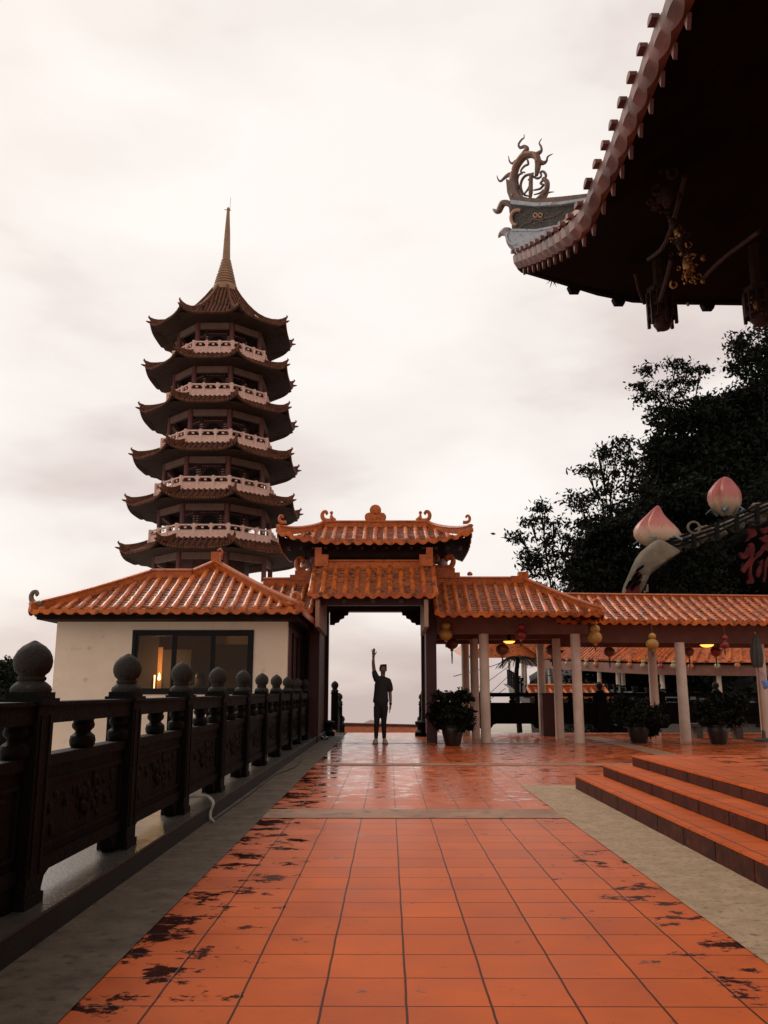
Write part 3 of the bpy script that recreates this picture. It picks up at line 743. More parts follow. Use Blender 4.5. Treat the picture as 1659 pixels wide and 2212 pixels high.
b.box2((hx1-0.009, YW+0.971, 2.29), (hx1+0.029, YW+2.599, 2.36)); b.box2((hx1-0.01, YW+0.16, 2.45), (hx1+0.02, YW+3.9, 2.55)); b.build('side_window_frame', M['frame'], house)
b = MB(); b.box2((hx0+0.17, YW+0.17, 0.3), (hx1-0.17, YW+3.99, 0.36)); b.build('room_floor', M['roomd'], house)
b = MB(); b.box2((hx0+0.17, YW+0.17, 2.52), (hx1-0.17, YW+3.99, 2.56)); b.build('ceiling', M['room'], house)
b = MB(); b.box2((hx0+0.17, YW+2.9, 0.37), (hx1-0.17, YW+2.96, 2.51)); b.box2((wx0+1.2, YW+2.3, 2.2), (hx1-0.17, YW+2.899, 2.51)); b.build('inner_wall', M['room'], house)
win = MB(); ft = 0.075
def fr(b, x0, x1, z0_, z1_, y, t=ft, dp=0.08):
    b.box2((x0, y, z0_), (x0+t, y+dp, z1_)); b.box2((x1-t, y, z0_), (x1, y+dp, z1_)); b.box2((x0+t, y+0.001, z1_-t), (x1-t, y+dp-0.001, z1_)); b.box2((x0+t, y+0.001, z0_), (x1-t, y+dp-0.001, z0_+t))
fr(win, wx0, wx1, wz0, wz1, YW-0.02)
wf = win.build('window', M['frame'], house)
xm1, xm2 = P(375, 1420, YW).x, P(459, 1420, YW).x
for (a, c_) in ((wx0+ft, xm1), (xm1, xm2), (xm2, wx1-ft)):
    b = MB(); fr(b, a+0.002, c_-0.002, wz0+ft, wz1-ft, YW+0.0, 0.042, 0.05); b.build('sash', M['frame'], wf)
    b = MB(); b.box2((a+0.045, YW+0.02, wz0+ft+0.043), (c_-0.045, YW+0.026, wz1-ft-0.043)); b.build('pane', M['glass'], wf)
# lit doorway inside
dx0 = P(352, 1430, YW+1.6).x
b = MB(); b.box2((dx0, YW+1.58, 0.4), (dx0+0.62, YW+1.64, 2.05)); b.build('inner_door', M['roomd'], house)
b = MB(); b.box2((dx0-0.10, YW+1.55, 0.4), (dx0-0.002, YW+1.63, 2.10)); b.build('door_edge', M['strip'], house)
rl2 = bpy.data.lights.new('room_bulb', 'POINT'); rl2.energy = 45; rl2.color = (1, 0.66, 0.36); rl2.shadow_soft_size = 0.06
ro2 = bpy.data.objects.new('room_bulb', rl2); COL.objects.link(ro2); ro2.location = P(344, 1445, YW+1.0)
b = MB(); b.box2((dx0-0.7, YW+1.59, 0.4), (dx0-0.101, YW+1.63, 2.5)); b.build('partition', M['roomd'], house)
pb = P(344, 1463, YW+1.2)
b = MB(); b.lathe([(0.0, -0.07), (0.03, -0.05), (0.035, -0.01), (0.02, 0.04), (0.0, 0.10)], pb, 10); lb = b.build('bulb', M['bulb'], None, True, pb)
tag(lb, 'small glowing bulb seen through the left pane of the house window', 'lamp')
b = MB(); b.box2((P(333, 1450, YW+1.4).x, YW+1.4, 0.7), (P(336, 1450, YW+1.4).x, YW+1.42, 1.5)); tl = b.build('strip_light', M['tube'], None, False, (P(333, 1450, YW+1.4).x, YW+1.4, 0.7))
tag(tl, 'thin white vertical strip light beside the inner door of the house', 'lamp')
b = MB(); b.box2((dx0-0.05, YW+0.9, 0.36), (dx0+0.75, YW+1.3, 0.98)); b.box2((dx0+0.05, YW+1.0, 0.981), (dx0+0.15, YW+1.1, 1.12)); b.box2((dx0+0.25, YW+1.0, 0.981), (dx0+0.33, YW+1.1, 1.17))
tag(b.build('sideboard', M['column'], None, False, (dx0, YW+1.1, 0.36)), 'pale sideboard with small items behind the left pane of the house window', 'sideboard')
dEnd = 4.9
hr = roof_part(house, [
    dict(C=(eL, yE, zE), e=(1, 0, 0), Nn=(0, 1, 0), L=LH, d=dH, rise=rH, n=24, top=htop, power=1.12, rr=.058, row=.12),
    dict(C=(eR, yE+2*dH+0.6, zE), e=(-1, 0, 0), Nn=(0, -1, 0), L=LH, d=dH, rise=rH, n=24, top=lambda u: htop(LH-u), power=1.12, rr=.058, row=.2),
    dict(C=(eR, yE, zE), e=(0, 1, 0), Nn=(-1, 0, 0), L=2*dH+0.6, d=LH-TU[3], rise=rH, n=20, top=hip(2*dH+0.6, dH, dH), power=1.12, rr=.058, row=.2),
    dict(C=(eL, yE+2*dH+0.6, zE), e=(0, -1, 0), Nn=(1, 0, 0), L=2*dH+0.6, d=TU[1]/0.77, rise=rH, n=20, top=lambda u: min(0.77, hip(2*dH+0.6, dH, dH)(u)), power=1.12, rr=.058, row=.2)],
    [], 'roof')
def hp(u, s_, z=0.02): return Vector((eL+u, yE+dH*s_, zE+rH*s_**1.12+z))
for pts in ([hp(TU[1]*k/8, .77*k/8) for k in range(9)], [hp(TU[1], .77), hp(TU[2], .77)], [hp(TU[2]+(TU[3]-TU[2])*k/3, .77+.23*k/3) for k in range(4)], [hp(TU[3]+(LH-TU[3])*k/8, 1-k/8) for k in range(9)],
            [hp(TU[3], 1), hp(TU[3], 1)+Vector((0, 0.6, 0))], [Vector((p.x, 2*yE+2*dH+0.6-p.y, p.z)) for p in [hp(TU[3]+(LH-TU[3])*k/8, 1-k/8) for k in range(9)]]):
    b = MB(); b.sweep(pts, ridge_prof(0.85, 0.8)); b.build('ridge', M['ridge'], hr)
p = hp(TU[3], 1); b = MB(); b.box2((p.x-0.09, p.y-0.10, p.z), (p.x+0.09, p.y+0.12, p.z+0.30)); b.tube([(p.x+0.06, p.y-0.1, p.z+0.32), (p.x+0.12, p.y-0.12, p.z+0.36), (p.x+0.16, p.y-0.12, p.z+0.28), (p.x+0.14, p.y-0.12, p.z+0.12)], 0.03, 6); b.build('peak_block', M['ridge'], hr)
curl(hr, hp(0.12, 0.03, 0.12), (-1, 0, 0), 0.27, M['ornament'])
curl(hr, hp(LH-0.2, 0.05, 0.08), (1, 0, 0), 0.26)
b = MB(); b.box2((eL+0.1, yE+0.12, zE-0.16), (eR-0.1, yE+2*dH+0.5, zE-0.075)); b.build('eave_soffit', M['soffit'], hr)

# ------------------------------------------------------------------ link wing between house and gate
lk = thing('link_wing', (-2.4, 20.5, 0), 'dark red link wing with a short tiled roof between the house and the gateway', 'building')
yL, yLr = 19.25, 20.85
zl0, zl1 = P(620, 1322, yL).z, P(620, 1262, yLr).z
x0, x1 = P(545, 1322, yL).x, P(670, 1322, yL).x
lkr = roof_part(lk, [dict(C=(x0, yL, zl0), e=(1, 0, 0), Nn=(0, 1, 0), L=x1-x0, d=yLr-yL, rise=zl1-zl0, n=6, top=lambda u: 1, power=1.15, rr=.058),
                     dict(C=(x1, 2*yLr-yL, zl0), e=(-1, 0, 0), Nn=(0, -1, 0), L=x1-x0, d=yLr-yL, rise=zl1-zl0, n=6, top=lambda u: 1, power=1.15, rr=.058, row=.2)],
    [([(x0, yLr, zl1), (x1, yLr, zl1)], 0.9, 0.85)])
b = MB(); b.box2((x0, 20.7, 0), (-1.88, 20.84, zl0+0.25)); b.box2((x0, 20.3, 2.52), (-1.88, 20.699, 2.9)); b.build('wall', M['redwood'], lk)
b = MB(); fr(b, P(628, 1400, 20.69).x, P(664, 1400, 20.69).x, 0.55, 2.35, 20.64, 0.05, 0.055); w_ = b.build('window', M['frame'], lk)
b = MB(); b.box2((P(631, 1400, 20.69).x, 20.68, 0.6), (P(661, 1400, 20.69).x, 20.697, 2.3)); b.build('pane', M['glassdark'], w_)
def scroll_end(root, x, z, y, flip):
    b = MB(); b.box2((x-0.42, y-0.08, z), (x+0.42, y+0.08, z+0.13)); b.box2((x-0.30, y-0.075, z+0.13), (x+0.30, y+0.075, z+0.24))
    for s_ in (-1, 1):
        pts = catmull([(x+s_*0.05, y, z+0.26), (x+s_*0.20, y, z+0.27), (x+s_*0.27, y, z+0.42), (x+s_*0.20, y, z+0.55), (x+s_*0.10, y, z+0.50), (x+s_*0.14, y, z+0.42)], 3)
        b.tube(pts, [0.075-0.03*i/len(pts) for i in range(len(pts))], 8)
    b.build('scroll_ornament', M['ridge'], root, True)
pz = P(664, 1252, yLr); scroll_end(lkr, pz.x, pz.z-0.02, yLr, 1)
def globe_lamp(x, y, Y, r, label):
    c = P(x, y, Y); b = MB(); b.ball(c, r, 14, 10); 
    root = thing('globe_lamp', c, label, 'lamp', 'round white globe lamps'); b.build('globe', M['globe'], root, True)
    b = MB(); b.lathe([(r*0.4, r*0.9), (r*0.45, r*1.15), (0.02, r*1.3), (0.012, r*3.2)], c, 8); b.build('fitting', M['carve'], root)
globe_lamp(660, 1218, 21.2, 0.13, 'larger white globe lamp under the left eave of the gateway')
globe_lamp(672.5, 1229, 21.6, 0.11, 'smaller white globe lamp under the left eave of the gateway, nearer the wall')
globe_lamp(956, 1217, 21.2, 0.13, 'white globe lamp under the right eave of the gateway')

# ------------------------------------------------------------------ covered walkway, right of the gate
cw1 = thing('covered_walkway', (3.0, 20.9, 0), 'open walkway with cream round columns and orange roof right beside the gateway', 'walkway')
yc, ycr = 19.3, 20.85
zc0, zc1 = P(1100, 1326, yc).z, P(1040, 1260, ycr).z
xc0, xc1 = P(944, 1326, yc).x, P(1303, 1322, yc).x
xr1 = P(1130, 1255, ycr).x; Lc = xc1-xc0; ac = xc1-xr1
backY = 2*ycr-yc
cr1 = roof_part(cw1, [
    dict(C=(xc0, yc, zc0), e=(1, 0, 0), Nn=(0, 1, 0), L=Lc, d=ycr-yc, rise=zc1-zc0, n=16, top=lambda u: min(1, (Lc-u)/ac), power=1.15, rr=.058, row=.115),
    dict(C=(xc1, backY+1.5, zc0), e=(-1, 0, 0), Nn=(0, -1, 0), L=Lc, d=ycr-yc+1.5, rise=zc1-zc0, n=16, top=lambda u: min(1, u/ac), power=1.15, rr=.058, row=.2),
    dict(C=(xc1, yc, zc0), e=(0, 1, 0), Nn=(-1, 0, 0), L=backY+1.5-yc, d=ac, rise=zc1-zc0, n=13, top=lambda u: min(1, u/(ycr-yc), (backY+1.5-yc-u)/(ycr-yc+1.5)), power=1.15, rr=.058, row=.15)],
    [([(xc0, ycr, zc1), (xr1+0.05, ycr, zc1)], 0.9, 0.85)])
for pts in ([(xr1+(xc1-xr1)*k/8, ycr-(ycr-yc)*k/8, zc0+(zc1-zc0)*(1-k/8)**1.15+0.02) for k in range(9)],):
    b = MB(); b.sweep(pts, ridge_prof(0.85, 0.8)); b.build('ridge', M['ridge'], cr1)
b = MB(); b.box2((xr1-0.12, ycr-0.11, zc1), (xr1+0.12, ycr+0.11, zc1+0.27)); b.box2((xr1-0.30, ycr-0.105, zc1), (xr1-0.12, ycr+0.105, zc1+0.17)); b.build('ridge_end_block', M['ridge'], cr1)
curl(cr1, (xc1-0.18, yc+0.12, zc0+0.10), (1, 0, 0), 0.26)
pz = P(956, 1247, ycr); scroll_end(cr1, pz.x, pz.z-0.02, ycr, 1)
b = MB(); q = P(1015, 1243, ycr); b.lathe([(0.06, 0), (0.07, 0.03), (0.05, 0.07), (0.0, 0.10)], q, 10); b.build('ridge_knob', M['ridge'], cr1, True)
zb = P(1150, 1369, 20.25).z
def beamx(root, xa_, ya_, xb_, yb_, z0_, z1_, t=0.22, name='beam', m=None):
    b = MB(); a = Vector((xa_, ya_, 0)); c = Vector((xb_, yb_, 0)); ang = math.atan2(c.y-a.y, c.x-a.x)
    b.box(((xa_+xb_)/2, (ya_+yb_)/2, (z0_+z1_)/2), ((c-a).length, t, z1_-z0_), ang); b.build(name, m or M['beam'], root)
beamx(cw1, 1.12, 20.35, 4.66, 20.35, zb, zc0+0.1)
beamx(cw1, 1.12, 22.3, 4.66, 22.3, zb-0.02, zc0+0.12)
beamx(cw1, 1.12, 23.7, 4.66, 23.7, 2.42, zc0+0.1)
b = MB(); b.box2((1.12, 20.47, zc0-0.02), (4.9, 24.2, zc0+0.04)); b.build('ceiling', M['beam'], cw1)
for px, Yc in ((1049, 20.35), (1250.5, 20.35), (1027, 22.2), (1208.5, 22.2), (1007.5, 23.7), (1173, 23.7)):
    b = MB(); x = P(px, 1560, Yc).x; r = 0.118 if Yc < 21 else 0.11
    b.lathe([(r, 0.0), (r, 0.02), (r*0.985, 0.04), (r*0.95, zb)], (x, Yc, 0), 20); b.build('column', M['column'], cw1, True)
# dark red box pedestal at the rear column
b = MB(); a = P(1172, 1560, 23.3); c = P(1199.5, 1560, 23.3); b.box2((a.x, 23.2, 0), (c.x, 23.55, P(1180, 1500, 23.3).z)); b.box2((a.x-0.03, 23.17, P(1180, 1500, 23.3).z), (c.x+0.03, 23.58, P(1180, 1497, 23.3).z))
tag(b.build('pedestal', M['redwood'], None, False, (a.x, 23.4, 0)), 'plain dark red box pedestal beside a rear column of the walkway', 'pedestal')

# second walkway stretching to the right edge
th = math.atan2(0.75, 7.1)
e2 = Vector((math.cos(th), math.sin(th), 0)); n2 = Vector((-e2.y, e2.x, 0))
C2 = Vector((xc1-0.85, 20.12, P(1300, 1342, 20.2).z))
cw2 = thing('covered_walkway', (8.5, 21.2, 0), 'longer open walkway with orange roof running off the right edge of the photo', 'walkway')
L2 = 9.5; d2 = 1.45; r2 = P(1500, 1292, 22.1).z-C2.z
cr2 = roof_part(cw2, [dict(C=C2, e=e2, Nn=n2, L=L2, d=d2, rise=r2, n=int(L2/0.243)+1, top=lambda u: 1, power=1.1, rr=.058, row=.115),
                      dict(C=C2+e2*L2+n2*(2*d2+0.6), e=-e2, Nn=-n2, L=L2, d=d2+0.6, rise=r2, n=int(L2/0.243)+1, top=lambda u: 1, power=1.1, rr=.058, row=.3)],
    [([C2+n2*d2+Vector((0, 0, r2-0.05)), C2+e2*L2+n2*d2+Vector((0, 0, r2-0.05))], 0.9, 0.7)])
b = MB(); k_ = P(1396, 1279, 22); b.tube([k_+Vector((-0.05, 0, 0)), k_+Vector((0.03, 0, 0.02)), k_+Vector((0.05, 0, 0.2))], [0.03, 0.03, 0.015], 6); b.build('ridge_spike', M['ornament'], cr2)
zb2 = P(1450, 1388, 21.0).z
A = Vector((4.85, 20.75, 0)); 
def on2(u, w): return C2+e2*u+n2*w
for w, zz in ((0.72, zb2), (2.3, zb2-0.03)):
    a = on2(0.6, w); c = on2(L2, w); beamx(cw2, a.x, a.y, c.x, c.y, zz, C2.z+0.25)
b = MB(); a = [on2(0.6, 0.85), on2(L2, 0.85), on2(L2, 3.0), on2(0.6, 3.0)]; b.prism([Vector((p.x, p.y, C2.z+0.05)) for p in a], (0, 0, 0.05)); b.build('ceiling', M['beam'], cw2)
for px, Yc in ((1479, 21.0), (1417, 22.6), (1654, 21.7)):
    x = P(px, 1560, Yc).x; b = MB(); r = 0.125 if Yc < 22 else 0.115; b.lathe([(r, 0), (r, 0.03), (r*0.93, zb2)], (x, Yc, 0), 20); b.build('column', M['column'], cw2, True)
# ------------------------------------------------------------------ pagoda
YP = 60.0
def cpx(px, Y=YP): return P(px, 1106, Y).x
XP = P(465, 1067, YP-2.4).x
# centre from the two side tips of the fifth roof (equal depth)
tl_, tr_ = P(274, 1067, YP-2.4).x, P(631.5, 1067, YP-2.4).x
XP = (tl_+tr_)/2; R5 = (tr_-tl_)/1.848
pag = thing('pagoda', (XP, YP, -2.6), 'tall brown octagonal pagoda with six visible roofs, pale balconies and a ringed spire', 'pagoda')
def octp(R, z, k, a=0.0): 
    t = math.radians(-112.5+45*k)+a
    return Vector((XP+R*math.cos(t), YP+R*math.sin(t), z))
def tierz(px, py, R): return P(px, py, YP-0.383*R).z
# (tip radius, balcony radius, column radius, z of the corner curl)
T = []
for i, (xl_, yl_, xr_) in enumerate(((328.5, 683, 621.5), (317, 776, 622), (304, 868, 623.7), (288.5, 967.5, 629), (274, 1067, 631.5), (260, 1169, 636))):
    R = (P(xr_, yl_, YP-2.3).x-P(xl_, yl_, YP-2.3).x)/1.848
    f = i/4.0
    T.append((R, 3.55+0.93*f, 3.15+0.75*f, tierz(xl_, yl_, R)))
def pag_roof(R, ri, ztip, ztop, n=13, power=1.5, name='roof'):
    zm = ztip-0.98; m = MB()
    for k in range(8):
        A, B = octp(R, zm, k), octp(R, zm, k+1); L = (B-A).length; e = (B-A).normalized(); Nn = Vector((-e.y, e.x, 0))
        apo = R*math.cos(PI/8)-ri*math.cos(PI/8); a = (L-0.765*ri)/2
        Rr, Pn, Sl, pt = slope(A, e, Nn, L, apo, ztop-zm, n, lambda u, a=a, L=L: min(1, u/a, (L-u)/a), lift=0.50, power=power, rr=0.085, row=0.35, thick=0.16, ends=False, hi=False)
        merge(m, Rr, 0); merge(m, Pn, 0); merge(m, Sl, 1)
        # tile ends along the eave
        m.cur = 0
        for i in range(26):
            u = (i+0.5)*L/26; q = pt(u, 0, -0.02); m.box((q.x, q.y, q.z), (0.10, 0.10, 0.14), math.atan2(e.y, e.x))
    o = m.build(name, (M['pag_tile'], M['pag_dark']), pag)
    for k in range(8):
        d = Vector((math.cos(math.radians(-112.5+45*k)), math.sin(math.radians(-112.5+45*k)), 0)); b = MB(); pts = []
        for j in range(9):
            s_ = j/8; r = R+(ri-R)*s_; pts.append(Vector((XP, YP, 0))+d*r+Vector((0, 0, zm+0.5*(1-s_)**1.3+(ztop-zm)*s_**power+0.05)))
        pts = [pts[0]+d*0.02]+pts
        b.sweep(pts, [(-0.09, -0.1), (-0.09, 0.24), (0.09, 0.24), (0.09, -0.1)])
        q = pts[0]; b.tube([q+d*-0.25+Vector((0, 0, 0.15)), q+Vector((0, 0, 0.24)), q+d*0.12+Vector((0, 0, 0.36)), q+d*0.05+Vector((0, 0, 0.46))], [0.12, 0.10, 0.06, 0.03], 6)
        b.tube([q-d*0.4+Vector((0, 0, -0.12)), q+d*0.12+Vector((0, 0, -0.04)), q+d*0.30+Vector((0, 0, 0.0))], [0.10, 0.08, 0.03], 6)
        b.ball(tuple(q-d*0.9+Vector((0, 0, -0.42))), 0.07, 6, 5)
        b.build('hip_ridge', M['pag_tile'], o)
    return zm
cols_z = []
for i, (R, Rb, Rc, zt_) in enumerate(T):
    zm = zt_-0.98
    if i == 0:
        ztop = P(490, 633, YP).z; pag_roof(R, 0.95, zt_, ztop, 15, 1.9, 'top_roof')
    else:
        ztop = zm+0.90; pag_roof(R, T[i-1][1]+0.15, zt_, ztop, 13, 1.3)
    zf = (T[i+1][3]-0.98+0.90) if i < 5 else -2.6
    zh = zm+0.12
    # soffit plate, beam ring, columns, core
    b = MB(); b.lathe([(Rc+0.05, zh-0.10), (R*0.985, zm-0.02), (R*0.96, zm+0.04), (0.5, zm+0.35)], (XP, YP, 0), 8, math.radians(-112.5)); b.build('soffit', M['pag_dark'], pag)
    zbm = zh-0.10
    for k in range(8):
        A, B = octp(Rc, 0, k), octp(Rc, 0, k+1); e = (B-A); an = math.atan2(e.y, e.x); mid = (A+B)/2
        b = MB(); b.box((mid.x, mid.y, zbm-0.24), (e.length-0.36, 0.22, 0.46), an); b.build('beam', M['pag_beam'], pag)
        b = MB(); b.lathe([(0.18, zf-0.05), (0.17, zbm)], (A.x, A.y, 0), 10); b.build('column', M['pag_col'], pag, True)
    b = MB(); b.lathe([(Rc*0.62, zf), (Rc*0.62, zbm+0.1)], (XP, YP, 0), 8, math.radians(-112.5)); core = b.build('core_wall', M['pag_core'], pag)
    for k in (7, 0, 1):
        A, B = octp(Rc*0.62, 0, k), octp(Rc*0.62, 0, k+1); e = (B-A); an = math.atan2(e.y, e.x); mid = (A+B)/2; nrm = Vector((e.y, -e.x, 0)).normalized()
        pts = []
        for j in range(9):
            a_ = PI*j/8; pts.append(mid+nrm*0.02+e.normalized()*(0.55*math.cos(a_))+Vector((0, 0, zf+1.45+0.5*math.sin(a_))))
        pts = [mid+nrm*0.02+e.normalized()*0.55+Vector((0, 0, zf+0.1))]+pts+[mid+nrm*0.02-e.normalized()*0.55+Vector((0, 0, zf+0.1))]
        b = MB(); b.prism(pts, nrm*0.06); b.build('arched_doorway', M['frame'], core)
        b = MB()
        for s_ in (-1, 1):
            for j in range(7):
                c_ = mid+nrm*0.06+e.normalized()*(s_*0.8)+Vector((0, 0, zf+0.85+j*0.17)); b.box(tuple(c_), (0.16, 0.05, 0.03), an)
        for j in range(8):
            c_ = mid+nrm*0.06+e.normalized()*(-0.6+j*0.17)+Vector((0, 0, zf+2.12)); b.box(tuple(c_), (0.06, 0.05, 0.03), an)
        b.build('door_lettering', M['pag_rail'], core)
    if i < 5:
        # balcony slab and railing on this floor
        b = MB(); b.lathe([(Rb+0.12, zf-0.12), (Rb+0.12, zf+0.12), (0.5, zf+0.13)], (XP, YP, 0), 8, math.radians(-112.5)); b.build('balcony_floor', M['pag_rail'], pag)
        for k in range(8):
            A, B = octp(Rb, 0, k), octp(Rb, 0, k+1); e = (B-A); Lf = e.length; en = e.normalized(); an = math.atan2(e.y, e.x); b = MB()
            def bx(u, z0_, z1_, w, t): 
                c_ = A+en*u; b.box((c_.x, c_.y, zf+(z0_+z1_)/2), (w, t, z1_-z0_), an)
            bx(Lf/2, 0.12, 0.24, Lf, 0.14); bx(Lf/2, 0.84, 0.94, Lf, 0.14)
            for j in range(4): bx(Lf*j/3, 0.12, 1.0, 0.17, 0.18)
            for j in range(3):
                u = Lf*(j+0.5)/3; w = Lf/3-0.17
                bx(u, 0.24, 0.50, w, 0.05); bx(u, 0.50, 0.55, w, 0.12); bx(u, 0.30, 0.44, w*0.66, 0.09)
                bx(u, 0.66, 0.78, 0.16, 0.07); bx(u-w*0.5+0.05, 0.74, 0.84, 0.10, 0.08); bx(u+w*0.5-0.05, 0.74, 0.84, 0.10, 0.08)
            b.build('balcony_railing', M['pag_rail'], pag)
b = MB(); zs0, zs1, zs2 = P(490, 628, YP).z, P(492, 561, YP).z, P(498, 449, YP).z
prof = [(1.0, zs0-0.2), (0.98, zs0), (0.88, zs0+0.35)]
nr = 9
for j in range(nr):
    r = 0.80-0.44*j/(nr-1); z = zs0+0.42+(zs1-zs0-0.42)*j/nr; h = (zs1-zs0-0.42)/nr
    prof += [(r*0.93, z), (r*1.04, z+h*0.3), (r*1.02, z+h*0.65), (r*0.90, z+h*0.95)]
prof += [(0.30, zs1), (0.22, zs1+(zs2-zs1)*0.5), (0.11, zs2-0.25), (0.13, zs2-0.15), (0.09, zs2), (0.0, zs2+0.05)]
b.lathe(prof, (XP, YP, 0), 18); sp_ = b.build('spire', M['spire'], pag, True)
b = MB(); b.tube([(XP+0.12, YP, zs2-0.3), (XP+0.14, YP, zs2+0.9)], 0.015, 5); b.tube([(XP-0.3, YP, zs2-0.15), (XP+0.2, YP, zs2-0.2)], 0.03, 5); b.build('lightning_rod', M['spire'], sp_)

# ------------------------------------------------------------------ temple hall eave overhead, on the right
hall = thing('temple_hall', (5.4, 9.9, 0.41), 'dark temple hall roof corner with pink tiled edge and upturned ornamented hip overhead', 'temple')
EO = [(1118, 576, 1.75), (1152.5, 564.5, 1.80), (1194.7, 545, 1.85), (1237, 518, 1.90), (1271.5, 480, 1.95), (1290.7, 434, 1.98), (1313.7, 388, 2.0), (1340.6, 334, 2.0), (1367.5, 269, 2.0), (1398, 192, 2.0), (1425, 115, 2.0), (1479, 15, 2.0)]
def PX(x, y, X):
    d = ray(x, y); k = X/d.x; return Vector((X, d.y*k, H0+d.z*k))
fe = [PX(*q) for q in EO]
zfar = sum(p.z for p in fe[6:11])/5
fe = fe[:6]+[Vector((2.0, p.y, p.z*0.35+zfar*0.65)) for p in fe[6:11]]
yl_ = fe[-1].y
while yl_ > -4: yl_ -= 1.0; fe.append(Vector((2.0, yl_, zfar)))
fe = [Vector(p) for p in catmull(fe, 3)]
corner = fe[0]
SE = [(1125.6, 583.7), (1190.9, 603), (1290.7, 633.6), (1367.5, 649), (1456, 653), (1609, 655)]
se = [corner]+[P(x, y, corner.y-0.06*min(1, i/2)) for i, (x, y) in enumerate(SE)]
x_ = se[-1].x
while x_ < 12: x_ += 1.0; se.append(Vector((x_, se[-1].y, se[-1].z)))
Z6 = 6.25
def zfe(y):
    ys = [p.y for p in fe][::-1]; zs = [p.z for p in fe][::-1]; return lerp_list(ys, zs, y)
def zse(x): return lerp_list([p.x for p in se], [p.z for p in se], x)
def soff(dx, y, fx):
    dy = max(0, corner.y-y); base = Z6 + 0.20*min(dx, dy, 3.5)
    a = (zfe(y)-Z6)*math.exp(-dx/1.3); b_ = (zse(fx+dx)-Z6)*math.exp(-dy/1.3); w = dy/(dx+dy+1e-6)
    return base + a*w + b_*(1-w)
dxs = [0, .12, .3, .5, .8, 1.2, 1.7, 2.3, 3, 4, 5.5, 7.5, 10]
g1, g2 = [], []
for p in fe:
    r1, r2 = [], []
    for dx in dxs:
        z = soff(dx, p.y, p.x); yy = p.y if dx == 0 else p.y
        r1.append(Vector((p.x+dx, yy, z)))
        r2.append(Vector((p.x+dx, yy, z+0.24+0.55*min(dx, max(0, corner.y-p.y), 4))))
    g1.append(r1); g2.append(r2)
# first row follows the side eave
g1[0] = [Vector((corner.x+dx, (corner.y-0.06*min(1, dx)), zse(corner.x+dx))) for dx in dxs]
g2[0] = [p+Vector((0, 0, 0.24)) for p in g1[0]]
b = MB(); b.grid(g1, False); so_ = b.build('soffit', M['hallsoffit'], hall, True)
b = MB(); b.grid(g2, True); rt = b.build('roof', M['pan'], hall, True)
# fascia of overlapping pink tiles along both eaves, with tile noses above and drip tips below
def eave_edge(pts, out, period, name):
    """pts polyline, out = outward side"""
    cum = [0]
    for i in range(1, len(pts)): cum.append(cum[-1]+(pts[i]-pts[i-1]).length)
    def at(s_):
        for i in range(1, len(pts)):
            if s_ <= cum[i]:
                t = (s_-cum[i-1])/max(1e-6, cum[i]-cum[i-1]); return pts[i-1].lerp(pts[i], t), (pts[i]-pts[i-1]).normalized()
        return pts[-1], (pts[-1]-pts[-2]).normalized()
    n = int(cum[-1]/period); m = MB(); parts = []
    for i in range(n):
        for j in range(5): pass
    rows = []
    N_ = n*12
    for i in range(N_+1):
        p, tg = at(cum[-1]*i/N_); ph = (i % 12)/12.0; w = 0.030*abs(math.sin(PI*ph)); o_ = out(tg)
        rows.append([p-o_*0.06+Vector((0, 0, -0.015)), p+o_*(0.01-w)+Vector((0, 0, -0.02-0.4*w)), p+o_*(0.05+w*0.4)+Vector((0, 0, 0.05)), p+o_*0.06+Vector((0, 0, 0.145+w)), p-o_*0.05+Vector((0, 0, 0.21))])
    m.grid(rows, True); m.grid(rows, False) if False else None
    f = m.build(name, M['fascia'], hall, True)
    for i in range(n):
        p, tg = at((i+0.5)*cum[-1]/n); o_ = out(tg); up = Vector((0, 0, 1))
        q = p+o_*0.075+up*0.200; s_ = 0.052
        pr = []
        for a in range(9):
            an = PI*a/8; pr.append(q+tg*(s_*math.cos(an))+up*(s_*0.75*math.sin(an)))
        pr += [q-tg*s_-up*0.02, q+tg*s_-up*0.02]
        t_ = MB(); t_.prism(pr, o_*0.06); dr = MB(); parts.append((t_, dr))
        q = p-o_*0.06+up*-0.02
        dr.prism([q-tg*0.045, q+tg*0.040, q+tg*0.012-up*0.075, q-up*0.11, q-tg*0.022-up*0.06], o_*0.03)
    for t_, dr in parts: t_.build('tile_nose', M['fascia'], f); dr.build('drip_tip', M['fascia'], f)
eave_edge(fe, lambda t: Vector((t.y, -t.x, 0)).normalized() if False else (Vector((-1, 0, 0)) if abs(t.y) > 0.3 else Vector((-0.7, 0.7, 0))), 0.285, 'front_eave')
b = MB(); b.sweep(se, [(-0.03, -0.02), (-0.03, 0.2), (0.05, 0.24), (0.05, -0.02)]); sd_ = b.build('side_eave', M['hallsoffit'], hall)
x_ = se[0].x+0.75
while x_ < 9:
    z = zse(x_); b = MB(); b.prism([(x_-0.095, corner.y-0.02, z), (x_+0.095, corner.y-0.02, z), (x_+0.06, corner.y-0.02, z-0.085), (x_-0.06, corner.y-0.02, z-0.085)][::-1], (0, 0.10, 0)); x_ += 0.59; b.build('drip_tip', M['hallsoffit'], sd_)
